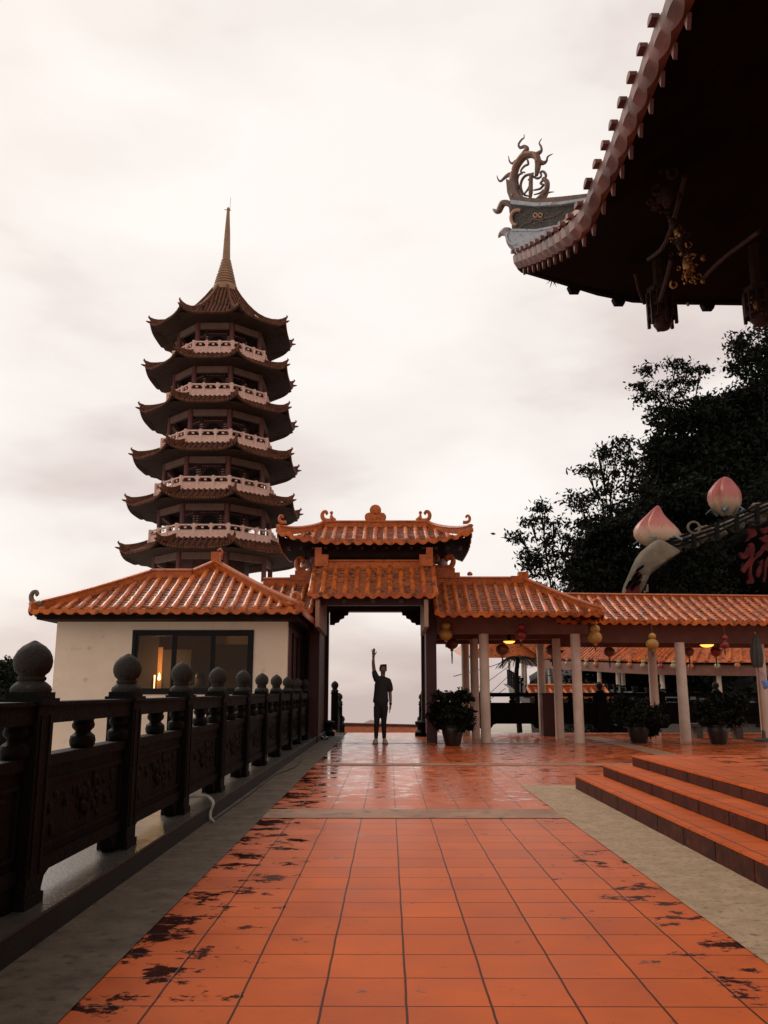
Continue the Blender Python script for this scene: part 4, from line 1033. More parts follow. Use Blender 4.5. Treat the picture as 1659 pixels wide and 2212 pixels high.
# rafters under the soffit, hall wall and columns
for k in range(0):
    y = corner.y-1.0-k*0.75; b = MB(); z = [soff(dx, y, 2.0) for dx in (0.25, 3.6)]
    b.prism([(2.25, y, z[0]-0.01), (5.6, y, z[1]-0.01), (5.6, y, z[1]-0.12), (2.25, y, z[0]-0.07)], (0, 0.09, 0)); b.build('rafter', M['hallsoffit'], hall)
b = MB(); b.box2((5.6, -6, 0.41), (5.85, 9.3, 6.7)); b.box2((5.851, 9.05, 0.41), (14, 9.3, 6.7)); b.build('wall', M['redwood'], hall)
for y in (9.2, 5.6, 2.0):
    b = MB(); b.lathe([(0.3, 0.41), (0.3, 0.55), (0.22, 0.6), (0.2, 6.6)], (5.3, y, 0), 16); b.build('column', M['redwood'], hall, True)
# carved brackets (dark and gilded) and hanging lattice pendants
def carving(c, r, m, seed, n=16, name='gilded_carving'):
    g = random.Random(seed); b = MB(); c = Vector(c); b.ball(c, 1.0, 10, 8, (r[0]*0.8, r[1]*0.8, r[2]*0.9))
    for i in range(n):
        q = c+Vector((g.gauss(0, r[0]), g.gauss(0, r[1]), g.gauss(0, r[2]))); a = g.uniform(0, 2*PI); s_ = min(r)*g.uniform(0.35, 0.8)
        if i % 3 == 0: b.ball(q, s_*0.7, 7, 5, (1, 1, 1.3))
        else:
            b.tube(catmull([q+Vector((s_*math.cos(a+k*1.1)*(1-0.12*k), 0.3*s_*math.sin(k), s_*math.sin(a+k*1.1)*(1-0.12*k))) for k in range(6)], 2), [s_*0.30-0.012*s_*k for k in range(11)], 6)
    return b.build(name, m, hall, True)
carving(P(1468, 520, 7.6), (0.045, 0.05, 0.11), M['carve'], 1, 22, 'carved_bracket')
carving(P(1485, 570, 8.2), (0.065, 0.06, 0.12), M['gold'], 2, 26)
carving(P(1462, 500, 7.6), (0.035, 0.05, 0.07), M['gold'], 3, 9)
carving(P(1440, 420, 7.4), (0.10, 0.08, 0.14), M['carve'], 4, 18, 'carved_bracket')
b = MB()
for q in ([(1372, 590, 9.6), (1382, 630, 9.8), (1392, 655, 10)], [(1400, 560, 9.0), (1440, 520, 8.4), (1480, 380, 7.4)], [(1520, 600, 9.0), (1560, 560, 8.4), (1640, 500, 7.6)], [(1450, 560, 8.6), (1440, 600, 9.0), (1425, 650, 9.6)]):
    b = MB(); b.tube(catmull([P(*w) for w in q], 4), 0.024, 7); b.build('bracket_arm', M['carve'], hall, True)
for px, py0, py1, Yq, w, g_ in ((1427.5, 640, 715, 9.9, 0.34, 0), (1640, 640, 704, 9.6, 0.36, 1)):
    c = P(px, py0, Yq); zb_ = P(px, py1, Yq).z; b = MB(); top = soff(max(0, c.x-2), c.y, 2.0); r = w/2
    b.lathe([(r*0.95, 0.10), (r, 0.0), (r*0.55, -0.06), (r*0.5, top-c.z+0.1 if top > c.z else 0.3)][::-1] if False else [(r*0.5, 0.02), (r, 0.03), (r, 0.10), (r*0.5, 0.14), (r*0.45, max(0.3, top-c.z+0.1))], c, 8)
    h = c.z-zb_
    for k in range(12):
        a = 2*PI*k/12; x, y = c.x+r*0.97*math.cos(a), c.y+r*0.97*math.sin(a); hh = h*(0.92 if k % 2 else 0.72)
        b.box((x, y, c.z-hh/2+0.03), (0.035, 0.035, hh))
    for zz in (0.25, 0.55): b.lathe([(r*0.98, -h*zz), (r*1.02, -h*zz-0.02), (r*0.98, -h*zz-0.05), (r*0.9, -h*zz-0.02)], c, 12)
    b.lathe([(0.0, -h), (r*0.45, -h*0.95), (r*0.7, -h*0.8), (r*0.72, -h*0.5), (r*0.5, 0.02)], c, 10)
    b.build('hanging_pendant', M['carve'] if not g_ else M['carve'], hall, True)
    if g_: carving(c+Vector((-0.1, -0.12, -h*0.45)), (0.05, 0.03, 0.08), M['gold'], 9, 12)
globe_c = P(1335, 598, 10.4)
gl_ = thing('globe_lamp', globe_c, 'white globe lamp hanging under the dark temple hall eave at upper right', 'lamp', 'round white globe lamps')
b = MB(); b.ball(globe_c, 0.085, 16, 12); b.build('globe', M['globe'], gl_, True)
b = MB(); b.tube([globe_c+Vector((0, 0, 0.06)), globe_c+Vector((-0.02, 0, 0.7))], 0.02, 6); b.build('stem', M['carve'], gl_)
gw = thing('grass_tuft', P(1205, 607, corner.y), 'small dry weed tuft hanging from the temple eave edge', 'weed')
b = MB(); c = P(1200, 603, corner.y+0.02)
for k in range(9):
    d = Vector((rnd.uniform(-0.12, 0.12), 0, -rnd.uniform(0.03, 0.14))); q = c+Vector((rnd.uniform(-0.09, 0.1), rnd.uniform(0, 0.03), 0))
    b.tube([q, q+d*0.5+Vector((0, 0, 0.015)), q+d], [0.007, 0.006, 0.001], 4)
b.build('blades', M['leaf'], gw)

# swallow-tail hip ornament, built in the vertical plane of the hip
Q0 = Vector((corner.x-0.02, corner.y-0.03, corner.z)); NQ = Vector((1, 1, 0)).normalized()
def oc(x, y, off=0.0): return PP(1039.4+.18303*x, 262.8+.18303*y, Q0, NQ)+NQ*off
orn = None
def oplate(name, pts, m, t, sm=False):
    b = MB(); b.prism([oc(x, y) for x, y in pts], NQ*t); return b.build(name, m, hall, sm)
A_ = [(330, 700), (345, 860), (380, 950), (500, 982), (700, 988), (1000, 975), (1265, 945), (1500, 905), (1500, 850), (1270, 878), (1000, 908), (720, 930), (600, 925), (520, 905), (465, 870), (440, 820), (430, 740)]
tail = oplate('ridge_crest', A_, M['ornament'], 0.15)
oplate('upper_moulding', [(400, 960), (700, 997), (1000, 985), (1260, 947), (1500, 905), (1500, 940), (1260, 975), (1000, 1018), (700, 1036), (410, 1008)], M['blue'], 0.24)
oplate('relief_panel', [(415, 1000), (700, 1030), (1000, 1012), (1500, 930), (1500, 1150), (980, 1262), (700, 1312), (480, 1312), (400, 1290), (385, 1120)], M['darkpanel'], 0.14)
oplate('lower_moulding', [(400, 1295), (700, 1300), (1000, 1240), (1500, 1120), (1500, 1150), (980, 1272), (700, 1325), (400, 1318)], M['blue'], 0.20)
oplate('base_panel', [(395, 1316), (700, 1322), (980, 1268), (1500, 1150), (1500, 1500), (800, 1560), (650, 1560), (480, 1560), (420, 1500), (370, 1420), (365, 1350)], M['blue'], 0.17)
def otube(name, path, r, m, off=0.0, k=4, n=8, par=None):
    pts = catmull([oc(x, y, off) for x, y in path], k); c = len(pts); s_ = .18303*11.3/F0*1.25
    rr = [lerp_list([j/(len(r)-1) for j in range(len(r))], r, i/(c-1))*s_ for i in range(c)]
    b = MB(); b.tube(pts, rr, n); return b.build(name, m, par or hall, True)
otube('curled_end', [(138, 1032), (165, 1052), (205, 1058), (228, 1010), (258, 965), (310, 962), (352, 1000), (360, 1090), (375, 1180), (410, 1270), (470, 1285)], [6, 22, 34, 36, 30, 24, 18, 14, 12], M['ornament'])
otube('scroll', [(515, 1078), (470, 1075), (425, 1100), (400, 1150), (405, 1205), (440, 1245), (470, 1235)], [16, 18, 18, 16, 12], M['gold'] if False else M['board'], -0.09)
for x in (680, 740):
    otube('flower_relief', [(x+24*math.cos(a*0.9), 1130+24*math.sin(a*0.9)) for a in range(8)], [7, 7], M['board'], -0.075, 2)
otube('vine_relief', [(500, 1275), (560, 1225), (620, 1215), (660, 1165), (720, 1190), (800, 1165), (900, 1140), (1010, 1080)], [8, 6, 5], M['ornament'], -0.075)
gq = random.Random(6)
for k in range(16):
    x, y = gq.uniform(520, 1100), gq.uniform(1080, 1260)
    if y > 1290-0.25*(x-480): continue
    otube('leaf_relief', [(x, y), (x+gq.uniform(10, 26), y-gq.uniform(8, 24)), (x+gq.uniform(28, 46), y-gq.uniform(-8, 14))], [3, 9, 2], M['ornament'], -0.075, 2, 5)
otube('curled_base', [(205, 1372), (232, 1325), (290, 1300), (330, 1320), (345, 1370), (355, 1430), (400, 1490), (455, 1515), (478, 1480), (468, 1452)], [5, 26, 46, 50, 50, 44, 34, 18, 12, 10], mat('grey_plaster', (0.26, 0.22, 0.22), (0.17, 0.14, 0.14), 0.6, 8))
otube('curl_edge', [(375, 1330), (350, 1380), (380, 1450), (430, 1480), (465, 1470)], [9, 9, 9, 8], M['blue'], -0.09)
TB = M['ornament']
flame = otube('openwork_tail', [(405, 900), (385, 820), (378, 700), (395, 600), (430, 510), (500, 420), (580, 390), (650, 410), (672, 480), (665, 560), (650, 640)], [62, 50, 44, 38, 36, 36, 34, 34, 34, 28, 16], TB)
for path, r in (([(480, 430), (520, 380), (555, 335), (525, 305), (475, 318), (455, 280), (490, 225), (520, 200), (520, 160)], [26, 24, 14, 10, 3]),
                ([(600, 400), (660, 370), (700, 335), (695, 285), (675, 245), (705, 190)], [26, 22, 12, 9, 3]),
                ([(660, 460), (720, 480), (760, 455), (775, 405), (835, 370)], [30, 22, 12, 9, 3]),
                ([(430, 520), (410, 465), (365, 490), (330, 465), (318, 400)], [24, 20, 12, 9, 3]),
                ([(390, 650), (340, 625), (290, 650), (230, 702), (200, 680), (185, 635)], [26, 24, 14, 9, 3]),
                ([(580, 610), (510, 630), (465, 690), (455, 770), (490, 850), (545, 870)], [12, 14, 14, 12, 8]),
                ([(470, 600), (430, 620), (415, 690), (440, 780)], [10, 12, 10, 6]),
                ([(610, 600), (590, 690), (560, 780), (500, 860)], [10, 14, 12, 8]),
                ([(605, 640), (600, 740), (600, 840), (590, 920)], [18, 22, 22, 14]),
                ([(620, 650), (670, 670), (710, 640), (700, 600), (735, 590), (765, 640), (730, 690), (700, 730), (740, 740)], [12, 12, 10, 12, 14, 12, 12, 8]),
                ([(740, 680), (785, 720), (785, 800), (745, 860), (700, 900), (660, 925)], [20, 26, 28, 22, 14]),
                ([(740, 740), (700, 790), (620, 810)], [14, 12, 8]), ([(735, 800), (690, 840), (620, 860)], [10, 10, 6]),
                ([(710, 890), (770, 890), (800, 845), (870, 835)], [18, 14, 10, 3]),
                ([(560, 460), (570, 510), (530, 530), (500, 560), (480, 600), (530, 610)], [10, 12, 12, 9, 8]),
                ([(560, 620), (590, 660), (560, 690), (590, 640)], [10, 16, 10, 5])):
    otube('flame_tendril', path, r, TB, rnd.uniform(-0.03, 0.03), 4, 7, flame)
b = MB()
for k in range(26):
    t = k/25; q = catmull([oc(x, y) for x, y in [(378, 700), (395, 600), (430, 510), (500, 420), (580, 390), (650, 410), (672, 480)]], 5)[int(t*30)]; b.ball(q+NQ*-0.05+Vector((0, 0, 0.01)), 0.022, 6, 4)
b.build('scales', M['board'], flame, True)

# ------------------------------------------------------------------ wooded hillside
def hz_(x, y):     # height of the slope
    if x < 14: return -2.6
    return 0
ridge = [(1150, 1320), (1240, 1285), (1330, 1150), (1400, 1020), (1500, 960), (1560, 900), (1659, 830), (1800, 720), (2000, 600), (2400, 450)]
rows = []
for j, (Yj, f) in enumerate(((44, -0.35), (50, 0.0), (56, 0.35), (62, 0.72), (70, 1.0), (80, 1.02), (100, 0.9))):
    row = []
    for k in range(30):
        x = 1140+k*45; y = lerp_list([a for a, _ in ridge], [b_ for _, b_ in ridge], x); p = P(x, y, 70)
        q = P(x, 1300, Yj); base = -2.6
        h = base+(p.z-5.0-base)*max(0, f)+rnd.uniform(-0.8, 0.8)*(1 if f > 0 else 0)
        row.append((q.x, Yj+rnd.uniform(-1, 1)-0.02*max(0, x-1500)*0.3, h if f > 0 else base))
    rows.append(row)
b = MB(); b.grid(rows); struct('hillside', b, M['hill'], True)

def tree(name, label, cat, Yt, blobs, base, seed, leaf=0.30, density=1.0, group=None, mleaf=None, clump=0.42):
    """blobs: (px, py, rx px, ry px) crown masses in the plane at Yt, each given depth; base: pixel of the trunk foot"""
    g = random.Random(seed); k = Yt/F0
    foot = P(base[0], base[1], Yt)
    root = thing(name, foot, label, cat, group)
    centers = []; tips = []
    for (px, py, rx, ry) in blobs:
        c = P(px, py, Yt); c.y += g.uniform(-1, 1)*rx*k*0.6
        tips.append((c, rx*k, ry*k)); nsub = max(6, int(rx*ry*0.020*density))
        for i in range(nsub):
            while True:
                v = Vector((g.uniform(-1, 1), g.uniform(-1, 1), g.uniform(-1, 1)))
                if v.length <= 1: break
            centers.append((c.x+v.x*rx*k, c.y+v.y*rx*k*0.9, c.z+v.z*ry*k))
    n = int(len(centers)*30)
    b = MB(); leaf_cloud(b, centers, n, clump*Yt/60, 1.25*leaf*Yt/60, seed, 0.38); b.build('crown', mleaf or M['leaf'], root)
    b = MB(); top = sum((t[0] for t in tips), Vector())/len(tips); hh = max(2, (top-foot).length)
    tr = catmull([foot, foot.lerp(top, 0.35)+Vector((g.uniform(-.3, .3), 0, 0)), foot.lerp(top, 0.7)+Vector((g.uniform(-.4, .4), 0, 0)), top], 3)
    b.tube(tr, [max(0.05, 0.014*hh*(1-0.75*i/len(tr))) for i in range(len(tr))], 7); tk = b.build('trunk', M['bark'], root, True)
    b = MB()
    for (c, rx, ry) in tips:
        s0 = g.choice(tr[2:-1]); m_ = s0.lerp(c, 0.5)+Vector((0, 0, -0.15*(c-s0).length)); pts = catmull([s0, m_, c], 3)
        b.tube(pts, [max(0.02, 0.0055*hh*(1-0.8*i/len(pts))) for i in range(len(pts))], 5)
        for q in range(4):
            e = c+Vector((g.uniform(-1, 1)*rx*0.8, g.uniform(-.5, .5)*rx, g.uniform(-0.3, 0.8)*ry)); b.tube([m_.lerp(c, 0.4), c.lerp(e, 0.4)+Vector((0, 0, -0.1*ry)), e], [0.04, 0.025, 0.01], 4)
    b.build('limbs', M['bark'], tk)
    return root
GT = 'trees on the wooded hillside'
tree('slender_tree', 'small airy dark tree left of all others, its lower crown touching the walkway roof', 'tree', 52, [(1170, 1095, 26, 12), (1145, 1130, 20, 9), (1200, 1130, 30, 14), (1120, 1160, 22, 8), (1180, 1165, 34, 14), (1225, 1165, 24, 14), (1150, 1195, 32, 12), (1205, 1200, 38, 16), (1140, 1225, 24, 10), (1190, 1240, 40, 16), (1235, 1230, 26, 18), (1200, 1270, 44, 14), (1165, 1212, 20, 8)], (1215, 1330), 11, 0.27, 0.55, GT)
tree('layered_tree', 'flat topped dark tree with open layered boughs above the left pink peach statue', 'tree', 58, [(1300, 975, 38, 12), (1350, 962, 36, 12), (1330, 990, 50, 12), (1270, 1010, 26, 9), (1310, 1018, 40, 12), (1370, 1000, 26, 10), (1260, 1065, 40, 14), (1320, 1055, 50, 14), (1380, 1060, 36, 14), (1300, 1090, 60, 16), (1365, 1100, 46, 16), (1250, 1090, 22, 10), (1330, 1125, 60, 12), (1400, 1075, 22, 12)], (1335, 1290), 12, 0.27, 0.62, GT)
tree('airy_tree', 'tallest see-through tree with thin curved limbs standing against the sky', 'tree', 64, [(1395, 800, 22, 14), (1380, 830, 20, 14), (1415, 840, 26, 18), (1392, 865, 26, 12), (1455, 790, 22, 9), (1480, 800, 26, 10), (1515, 800, 18, 8), (1450, 825, 26, 12), (1490, 830, 24, 12), (1420, 880, 30, 10), (1465, 860, 30, 14), (1440, 895, 26, 8), (1500, 865, 20, 12)], (1478, 960), 13, 0.25, 0.36, GT, clump=0.36)
tree('broad_tree', 'broad dense dark tree filling the slope below the airy tree', 'tree', 64, [(1440, 920, 40, 26), (1490, 905, 44, 34), (1530, 890, 36, 30), (1420, 970, 32, 30), (1475, 975, 60, 40), (1540, 960, 50, 50), (1430, 1020, 36, 30), (1490, 1040, 60, 40), (1425, 1060, 26, 26), (1555, 1030, 46, 40)], (1500, 1180), 14, 0.34, 1.25, GT)
tree('tall_tree', 'dark tree in the upper right corner of the wood below the temple eave', 'tree', 62, [(1620, 735, 40, 30), (1660, 715, 40, 40), (1600, 775, 30, 26), (1650, 790, 50, 40), (1700, 760, 50, 50), (1585, 800, 18, 14), (1625, 820, 34, 20)], (1650, 940), 15, 0.30, 0.75, GT)
tree('dense_tree', 'dense black-green tree at the right edge behind the upper peach statue', 'tree', 66, [(1590, 880, 40, 34), (1640, 880, 46, 44), (1600, 950, 54, 50), (1670, 950, 60, 60), (1620, 1020, 70, 50), (1580, 1060, 40, 40), (1700, 1040, 60, 60), (1560, 920, 30, 30)], (1640, 1180), 16, 0.36, 1.5, GT)
tree('bushy_tree', 'dense rounded dark tree low on the slope left of the lower peach statue', 'tree', 54, [(1290, 1150, 46, 34), (1340, 1150, 40, 30), (1280, 1200, 50, 40), (1330, 1210, 50, 40), (1290, 1255, 60, 36), (1360, 1120, 26, 18), (1255, 1240, 30, 34), (1345, 1260, 36, 30)], (1310, 1330), 17, 0.32, 1.7, GT)
tree('dark_tree', 'dark bush-like tree between the two pink peach statues', 'tree', 60, [(1440, 1090, 44, 30), (1500, 1080, 50, 40), (1490, 1130, 40, 30), (1530, 1100, 30, 40), (1410, 1110, 20, 20)], (1480, 1200), 18, 0.34, 1.5, GT)
# undergrowth over the slope
b = MB(); cs = []
g = random.Random(33)
for i in range(1000):
    x = g.uniform(1240, 1900); yt = lerp_list([a for a, _ in ridge], [b_ for _, b_ in ridge], x); t = g.uniform(0, 1)
    Y_ = 51+18*t; top = P(x, yt, 70).z; f = lerp_list([50, 56, 62, 70], [0, .35, .72, 1], Y_); q = P(x, 1300, Y_)
    cs.append((q.x, Y_, -2.6+(top+2.6)*f+0.5))
leaf_cloud(b, cs, 42000, 0.8, 0.42, 5, 0.8); o = b.build('undergrowth', M['leaf']); o['kind'] = 'stuff'; o['label'] = 'dark undergrowth and creepers covering the hillside'

# boulders with red painted characters
def boulder(poly, Yb, depth, label, m, seed, name='boulder'):
    c = sum((P(x, y, Yb) for x, y in poly), Vector())/len(poly); root = thing(name, (c.x, c.y, -2.6), label, 'rock')
    bm = bmesh.new(); vs0 = [bm.verts.new(P(x, y, Yb)) for x, y in poly]
    n = len(poly); levels = [(0.0, 1.0, 0), (0.25, 0.93, 0)]
    g = random.Random(seed); cc = Vector(c); rings = []
    for k, (s_, dy) in enumerate(((0.62, -0.50), (0.88, -0.33), (1.0, 0.0), (0.92, 0.55), (0.55, 1.0))):
        r = []
        for (x, y) in poly:
            p = P(x, y, Yb); q = cc+(p-cc)*s_; q.y = Yb+dy*depth+g.uniform(-.1, .1); r.append(q)
        rings.append(r)
    b = MB(); vs = [p for r in rings for p in r]; fs = []
    for i in range(len(rings)-1):
        for k in range(n):
            fs.append((i*n+k, i*n+(k+1) % n, (i+1)*n+(k+1) % n, (i+1)*n+k))
    vs.append(cc+Vector((0, -0.56*depth, 0))); vs.append(cc+Vector((0, 1.05*depth, 0)))
    for k in range(n): fs.append((len(vs)-2, (k+1) % n, k)); fs.append((len(vs)-1, 4*n+k, 4*n+(k+1) % n))
    b.add(vs, fs); o = b.build('rock_body', m, root, True)
    mod = o.modifiers.new('s', 'SUBSURF'); mod.levels = 4; mod.render_levels = 4
    tx = bpy.data.textures.new(name+str(seed), 'CLOUDS'); tx.noise_scale = 1.6; tx.noise_depth = 4; dm = o.modifiers.new('d', 'DISPLACE'); dm.texture = tx; dm.strength = 0.28*depth*(0.5 if depth < 2 else 1); dm.mid_level = 0.6; dm.texture_coords = 'LOCAL'
    return root
import bmesh
def v7(x, y): return (1284.7+.2256*x/1.7125*1.7125, 992.7+.2256*y)
def strokes(root, name, pts_list, Yb, m, r=0.07):
    for path in pts_list:
        pts = catmull([P(*v7(x, y), Yb) for x, y in path], 4); n = len(pts)
        b = MB(); 
        # flat brush stroke: widest in the middle
        L, R_ = [], []
        for i, p in enumerate(pts):
            t = (pts[min(i+1, n-1)]-pts[max(i-1, 0)]); t.y = 0; t.normalize(); s_ = Vector((t.z, 0, -t.x)); w = r*(0.35+1.1*math.sin(PI*min(1, (i+1.2)/(n+0.8))))
            L.append(p+s_*w); R_.append(p-s_*w)
        b.prism(L+R_[::-1], (0, 0.10, 0)); b.build(name, m, root)
YB = 48.0
bo1 = boulder([v7(450+(a_-450)*1.22, 1050+(b_-1050)*1.10) for a_, b_ in [(575, 770), (640, 790), (720, 850), (790, 890), (720, 930), (640, 985), (560, 1060), (470, 1150), (435, 1230), (430, 1330), (280, 1330), (300, 1230), (350, 1110), (380, 1000), (430, 910), (500, 840)]], YB, 1.3, 'tall grey-brown boulder with carved red character strokes near its foot', M['rock'], 3)
RB = [(640, 870), (1000, 860), (1250, 760), (1450, 640), (1750, 480), (2200, 400), (2200, 1330), (430, 1330), (450, 1200), (520, 1080)]
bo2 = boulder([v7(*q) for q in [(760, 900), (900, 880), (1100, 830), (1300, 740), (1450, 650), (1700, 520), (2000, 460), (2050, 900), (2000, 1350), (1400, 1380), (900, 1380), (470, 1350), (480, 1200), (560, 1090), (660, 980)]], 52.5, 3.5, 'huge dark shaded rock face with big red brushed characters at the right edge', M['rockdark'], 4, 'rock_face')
strokes(bo1, 'character_stroke', [[(470, 1015), (430, 1045), (395, 1070)], [(420, 1080), (390, 1110), (365, 1125)], [(400, 1105), (360, 1160), (320, 1200)], [(450, 1100), (420, 1130), (395, 1145)], [(420, 1130), (390, 1180), (350, 1230)], [(340, 1160), (325, 1200), (300, 1240)], [(390, 1190), (370, 1220), (350, 1250)], [(440, 1165), (415, 1190), (400, 1200)]], YB-0.86, M['rockdark'], 0.055)
b = MB(); rp_ = [P(*v7(x, y), YB-0.78) for x, y in [(400, 1060), (440, 1080), (452, 1130), (430, 1190), (425, 1290), (290, 1290), (320, 1200), (365, 1110)]]; b.prism(rp_, (0, 0.06, 0)); b.build('painted_patch', M['redpaint'], bo1)
b = MB(); g = random.Random(12); leaf_cloud(b, [tuple(P(g.uniform(1450, 1585), g.uniform(1195, 1300), 49.6)) for _ in range(60)], 2600, 0.35, 0.32, 77, 1.0); b.build('hanging_creeper', M['leaf'], bo2)
CH = [[(1110,400),(1285,395),(1340,450),(1360,540),(1280,600),(1180,650),(1140,700),(1060,712),(1130,660),(1160,570),(1130,480)],
 [(1465,370),(1540,380),(1659,320),(1750,300),(1750,430),(1659,450),(1600,500),(1530,510),(1475,440)],
 [(1420,620),(1520,600),(1605,540),(1659,600),(1750,640),(1700,720),(1600,750),(1500,710)],
 [(1160,770),(1230,750),(1290,810),(1310,920),(1290,1050),(1270,1110),(1320,1140),(1380,1010),(1470,920),(1540,800),(1620,740),(1750,680),(1750,850),(1659,960),(1560,940),(1480,1060),(1400,1110),(1300,1200),(1240,1330),(1230,1460),(1240,1580),(1290,1700),(1270,1780),(1190,1790),(1130,1800),(1100,1720),(1160,1690),(1160,1500),(1170,1340),(1100,1430),(1040,1520),(980,1470),(970,1420),(1060,1300),(1160,1180),(1190,1050),(1100,1140),(1010,1160),(950,1110),(930,990),(1030,1010),(1110,920)],
 [(1360,1210),(1450,1240),(1520,1170),(1500,1300),(1480,1400),(1470,1500),(1410,1620),(1370,1600),(1380,1450),(1450,1300)],
 [(1659,1100),(1740,1050),(1700,1200),(1640,1300),(1600,1450),(1590,1600),(1550,1760),(1530,1700),(1560,1560),(1560,1380),(1590,1230)]]
for poly in CH:
    pts = [P((2600+.1453*x)/1.7125, (1900+.1453*y)/1.7125, 49.3) for x, y in poly]; n_ = len(pts); pts = catmull(pts+[pts[0]], 3)[:-1]
    b = MB(); b.prism(pts, (0, 0.22, 0)); b.build('character_stroke', M['redpaint'], bo2)

# stone peaches
def peach(name, label, tip, left, right, bottom, Yt, lean):
    w = (P(right, 1100, Yt).x-P(left, 1100, Yt).x)/2; c = P((left+right)/2, bottom, Yt); t = P(tip[0], tip[1], Yt); h = t.z-c.z
    root = thing(name, c, label, 'statue', 'giant pink peach statues')
    b = MB(); nu, nv = 36, 22; rows = []; fp_ = lean[2]
    for j in range(nv+1):
        s_ = j/nv; z = h*s_
        r = w*(math.sin(PI*min(1, (s_*1.12+0.22)/1.34)**0.72))**0.85 if s_ < 0.55 else None
        f = lerp_list([0, .06, .14, .26, .4, .52, .64, .76, .88, .95, 1], fp_, s_)
        row = []
        for k in range(nu+1):
            a = 2*PI*k/nu; cr = math.radians(lean[1]); da = abs(((a-cr+PI) % (2*PI))-PI); gr = 1-0.24*math.exp(-(da/0.15)**2)*(0.4+0.6*math.sin(PI*min(1, s_*1.05))) + 0.07*math.exp(-((da-0.34)/0.2)**2)
            row.append((c.x+w*f*gr*math.cos(a)+(t.x-c.x)*s_**1.6+lean[0]*math.sin(PI*s_), c.y+w*0.8*f*gr*math.sin(a), c.z+z))
        rows.append(row)
    b.grid(rows); b.build('peach_body', M['peach'], root, True)
    # leaves at the foot
    b = MB(); g = random.Random(int(tip[0]))
    for k in range(4):
        a = PI+PI*k/3+g.uniform(-.2, .2); o_ = Vector((math.cos(a), math.sin(a)*0.8, 0)); q = c+o_*w*0.6
        pts = [q, q+o_*w*0.35+Vector((0, 0, 0.16*h)), q+o_*w*0.62+Vector((0, 0, 0.05*h))]; sd = Vector((-o_.y, o_.x, 0))
        b.add([pts[0]-sd*0.12*w, pts[0]+sd*0.12*w, pts[1]+sd*0.24*w, pts[1]-sd*0.24*w, pts[2]], [(0, 1, 2, 3), (3, 2, 4)])
    o = b.build('base_leaves', M['railblue'] if False else mat('blue_grey_leaf', (0.16, 0.20, 0.21), (0.06, 0.08, 0.085), 0.6, 3), root); sm = o.modifiers.new('t', 'SOLIDIFY'); sm.thickness = 0.08
    return root
peach('peach_statue', 'giant pink and cream peach statue, the lower one on the tall boulder', (1421, 1092), 1382, 1483, 1180, 49.5, (-0.35, 225, [0.6, 0.82, 0.95, 1.0, 0.93, 0.78, 0.58, 0.38, 0.22, 0.13, 0.04]))
peach('peach_statue', 'giant pink peach statue higher up at right, beside the hillside railing', (1566, 1030), 1535, 1607, 1115, 52.5, (-0.1, 232, [0.3, 0.5, 0.7, 0.9, 1.0, 1.0, 0.92, 0.72, 0.5, 0.32, 0.08]))
# path railing and crags up the slope
pr = thing('hillside_railing', P(1520, 1160, 49), 'dark triple-bar railing climbing the rocky hillside path under the peach statues', 'railing')
rl_ = [(640, 800), (930, 700), (1160, 620), (1300, 560), (1555, 440), (1700, 380), (1950, 280)]
for k in range(3):
    b = MB(); b.tube([P(*v7(x, y+k*42), 48.6) for x, y in rl_], 0.075, 6); b.build('bar', M['granite'], pr)
for x, y in ((950, 690), (1170, 615), (1555, 440), (1360, 535), (740, 765)):
    b = MB(); a = P(*v7(x, y-12), 48.5); c = P(*v7(x, y+170), 48.5); b.tube([c, a], [0.16, 0.14], 8); b.build('post', M['granite'], pr)
for i in range(22):
    g = random.Random(i+50); x = 680+i*47+g.uniform(-12, 12); y = lerp_list([a for a, _ in rl_], [q for _, q in rl_], x)+g.uniform(25, 120)
    c = P(*v7(x, y), 49.6+g.uniform(0, 0.6)); b = MB(); r = g.uniform(0.22, 0.5)
    vs = []; b.ball((0, 0, 0), 1, 9, 6)
    b.v = [(c.x+v[0]*r*1.5*(1+g.uniform(-.25, .25)), c.y+v[1]*r, c.z+v[2]*r*0.8*(1+g.uniform(-.25, .25))) for v in b.v]
    o = b.build('path_stone', M['rock'], None, False, c)
    tag(o, 'rough pale stones edging the hillside path behind the railing', 'stone', 'stones along the hillside path')
b = MB(); cr_ = P(*v7(950, 652), 48.4); b.tube([cr_+Vector((0.34*math.cos(a), 0, 0.34*math.sin(a))) for a in [2*PI*k/16 for k in range(17)]], 0.07, 6); tag(b.build('ring', M['rock'], None, True, cr_), 'pale open ring on the hillside railing post beside the lower peach', 'ring')

# ------------------------------------------------------------------ curved corridor behind, seen under the walkway roof
far = thing('curved_corridor', P(1300, 1500, 50), 'distant curved corridor with orange tiled roof and pale columns seen beneath the walkway', 'corridor')
# px, y of eave, y of floor/rail top, depth
FC = [(1098, 1406, 1452, 82), (1115, 1412, 1462, 76), (1134, 1417, 1474, 70), (1165, 1421, 1480, 62), (1220, 1424, 1483, 54), (1290, 1426, 1485, 50), (1345, 1428, 1492, 47), (1430, 1430, 1500, 44), (1550, 1431, 1510, 42), (1680, 1431, 1520, 41), (1800, 1431, 1526, 40.5)]
ev = [P(x, y, Y) for x, y, _, Y in FC]
evc = catmull(ev, 5)
up = []
for i, p in enumerate(evc):
    t = (evc[min(i+1, len(evc)-1)]-evc[max(i-1, 0)]); t.z = 0; t.normalize(); nn = Vector((-t.y, t.x, 0))
    if nn.y < 0: nn = -nn
    up.append(p+nn*2.6+Vector((0, 0, 1.9)))
m = MB(); m.cur = 0; dn = []
n = len(evc)
m.grid([evc, up], False); m.cur = 1; m.grid([[p-Vector((0, 0, 0.12)) for p in evc], [p-Vector((0, 0, 0.12)) for p in up]], True); m.cur = 0
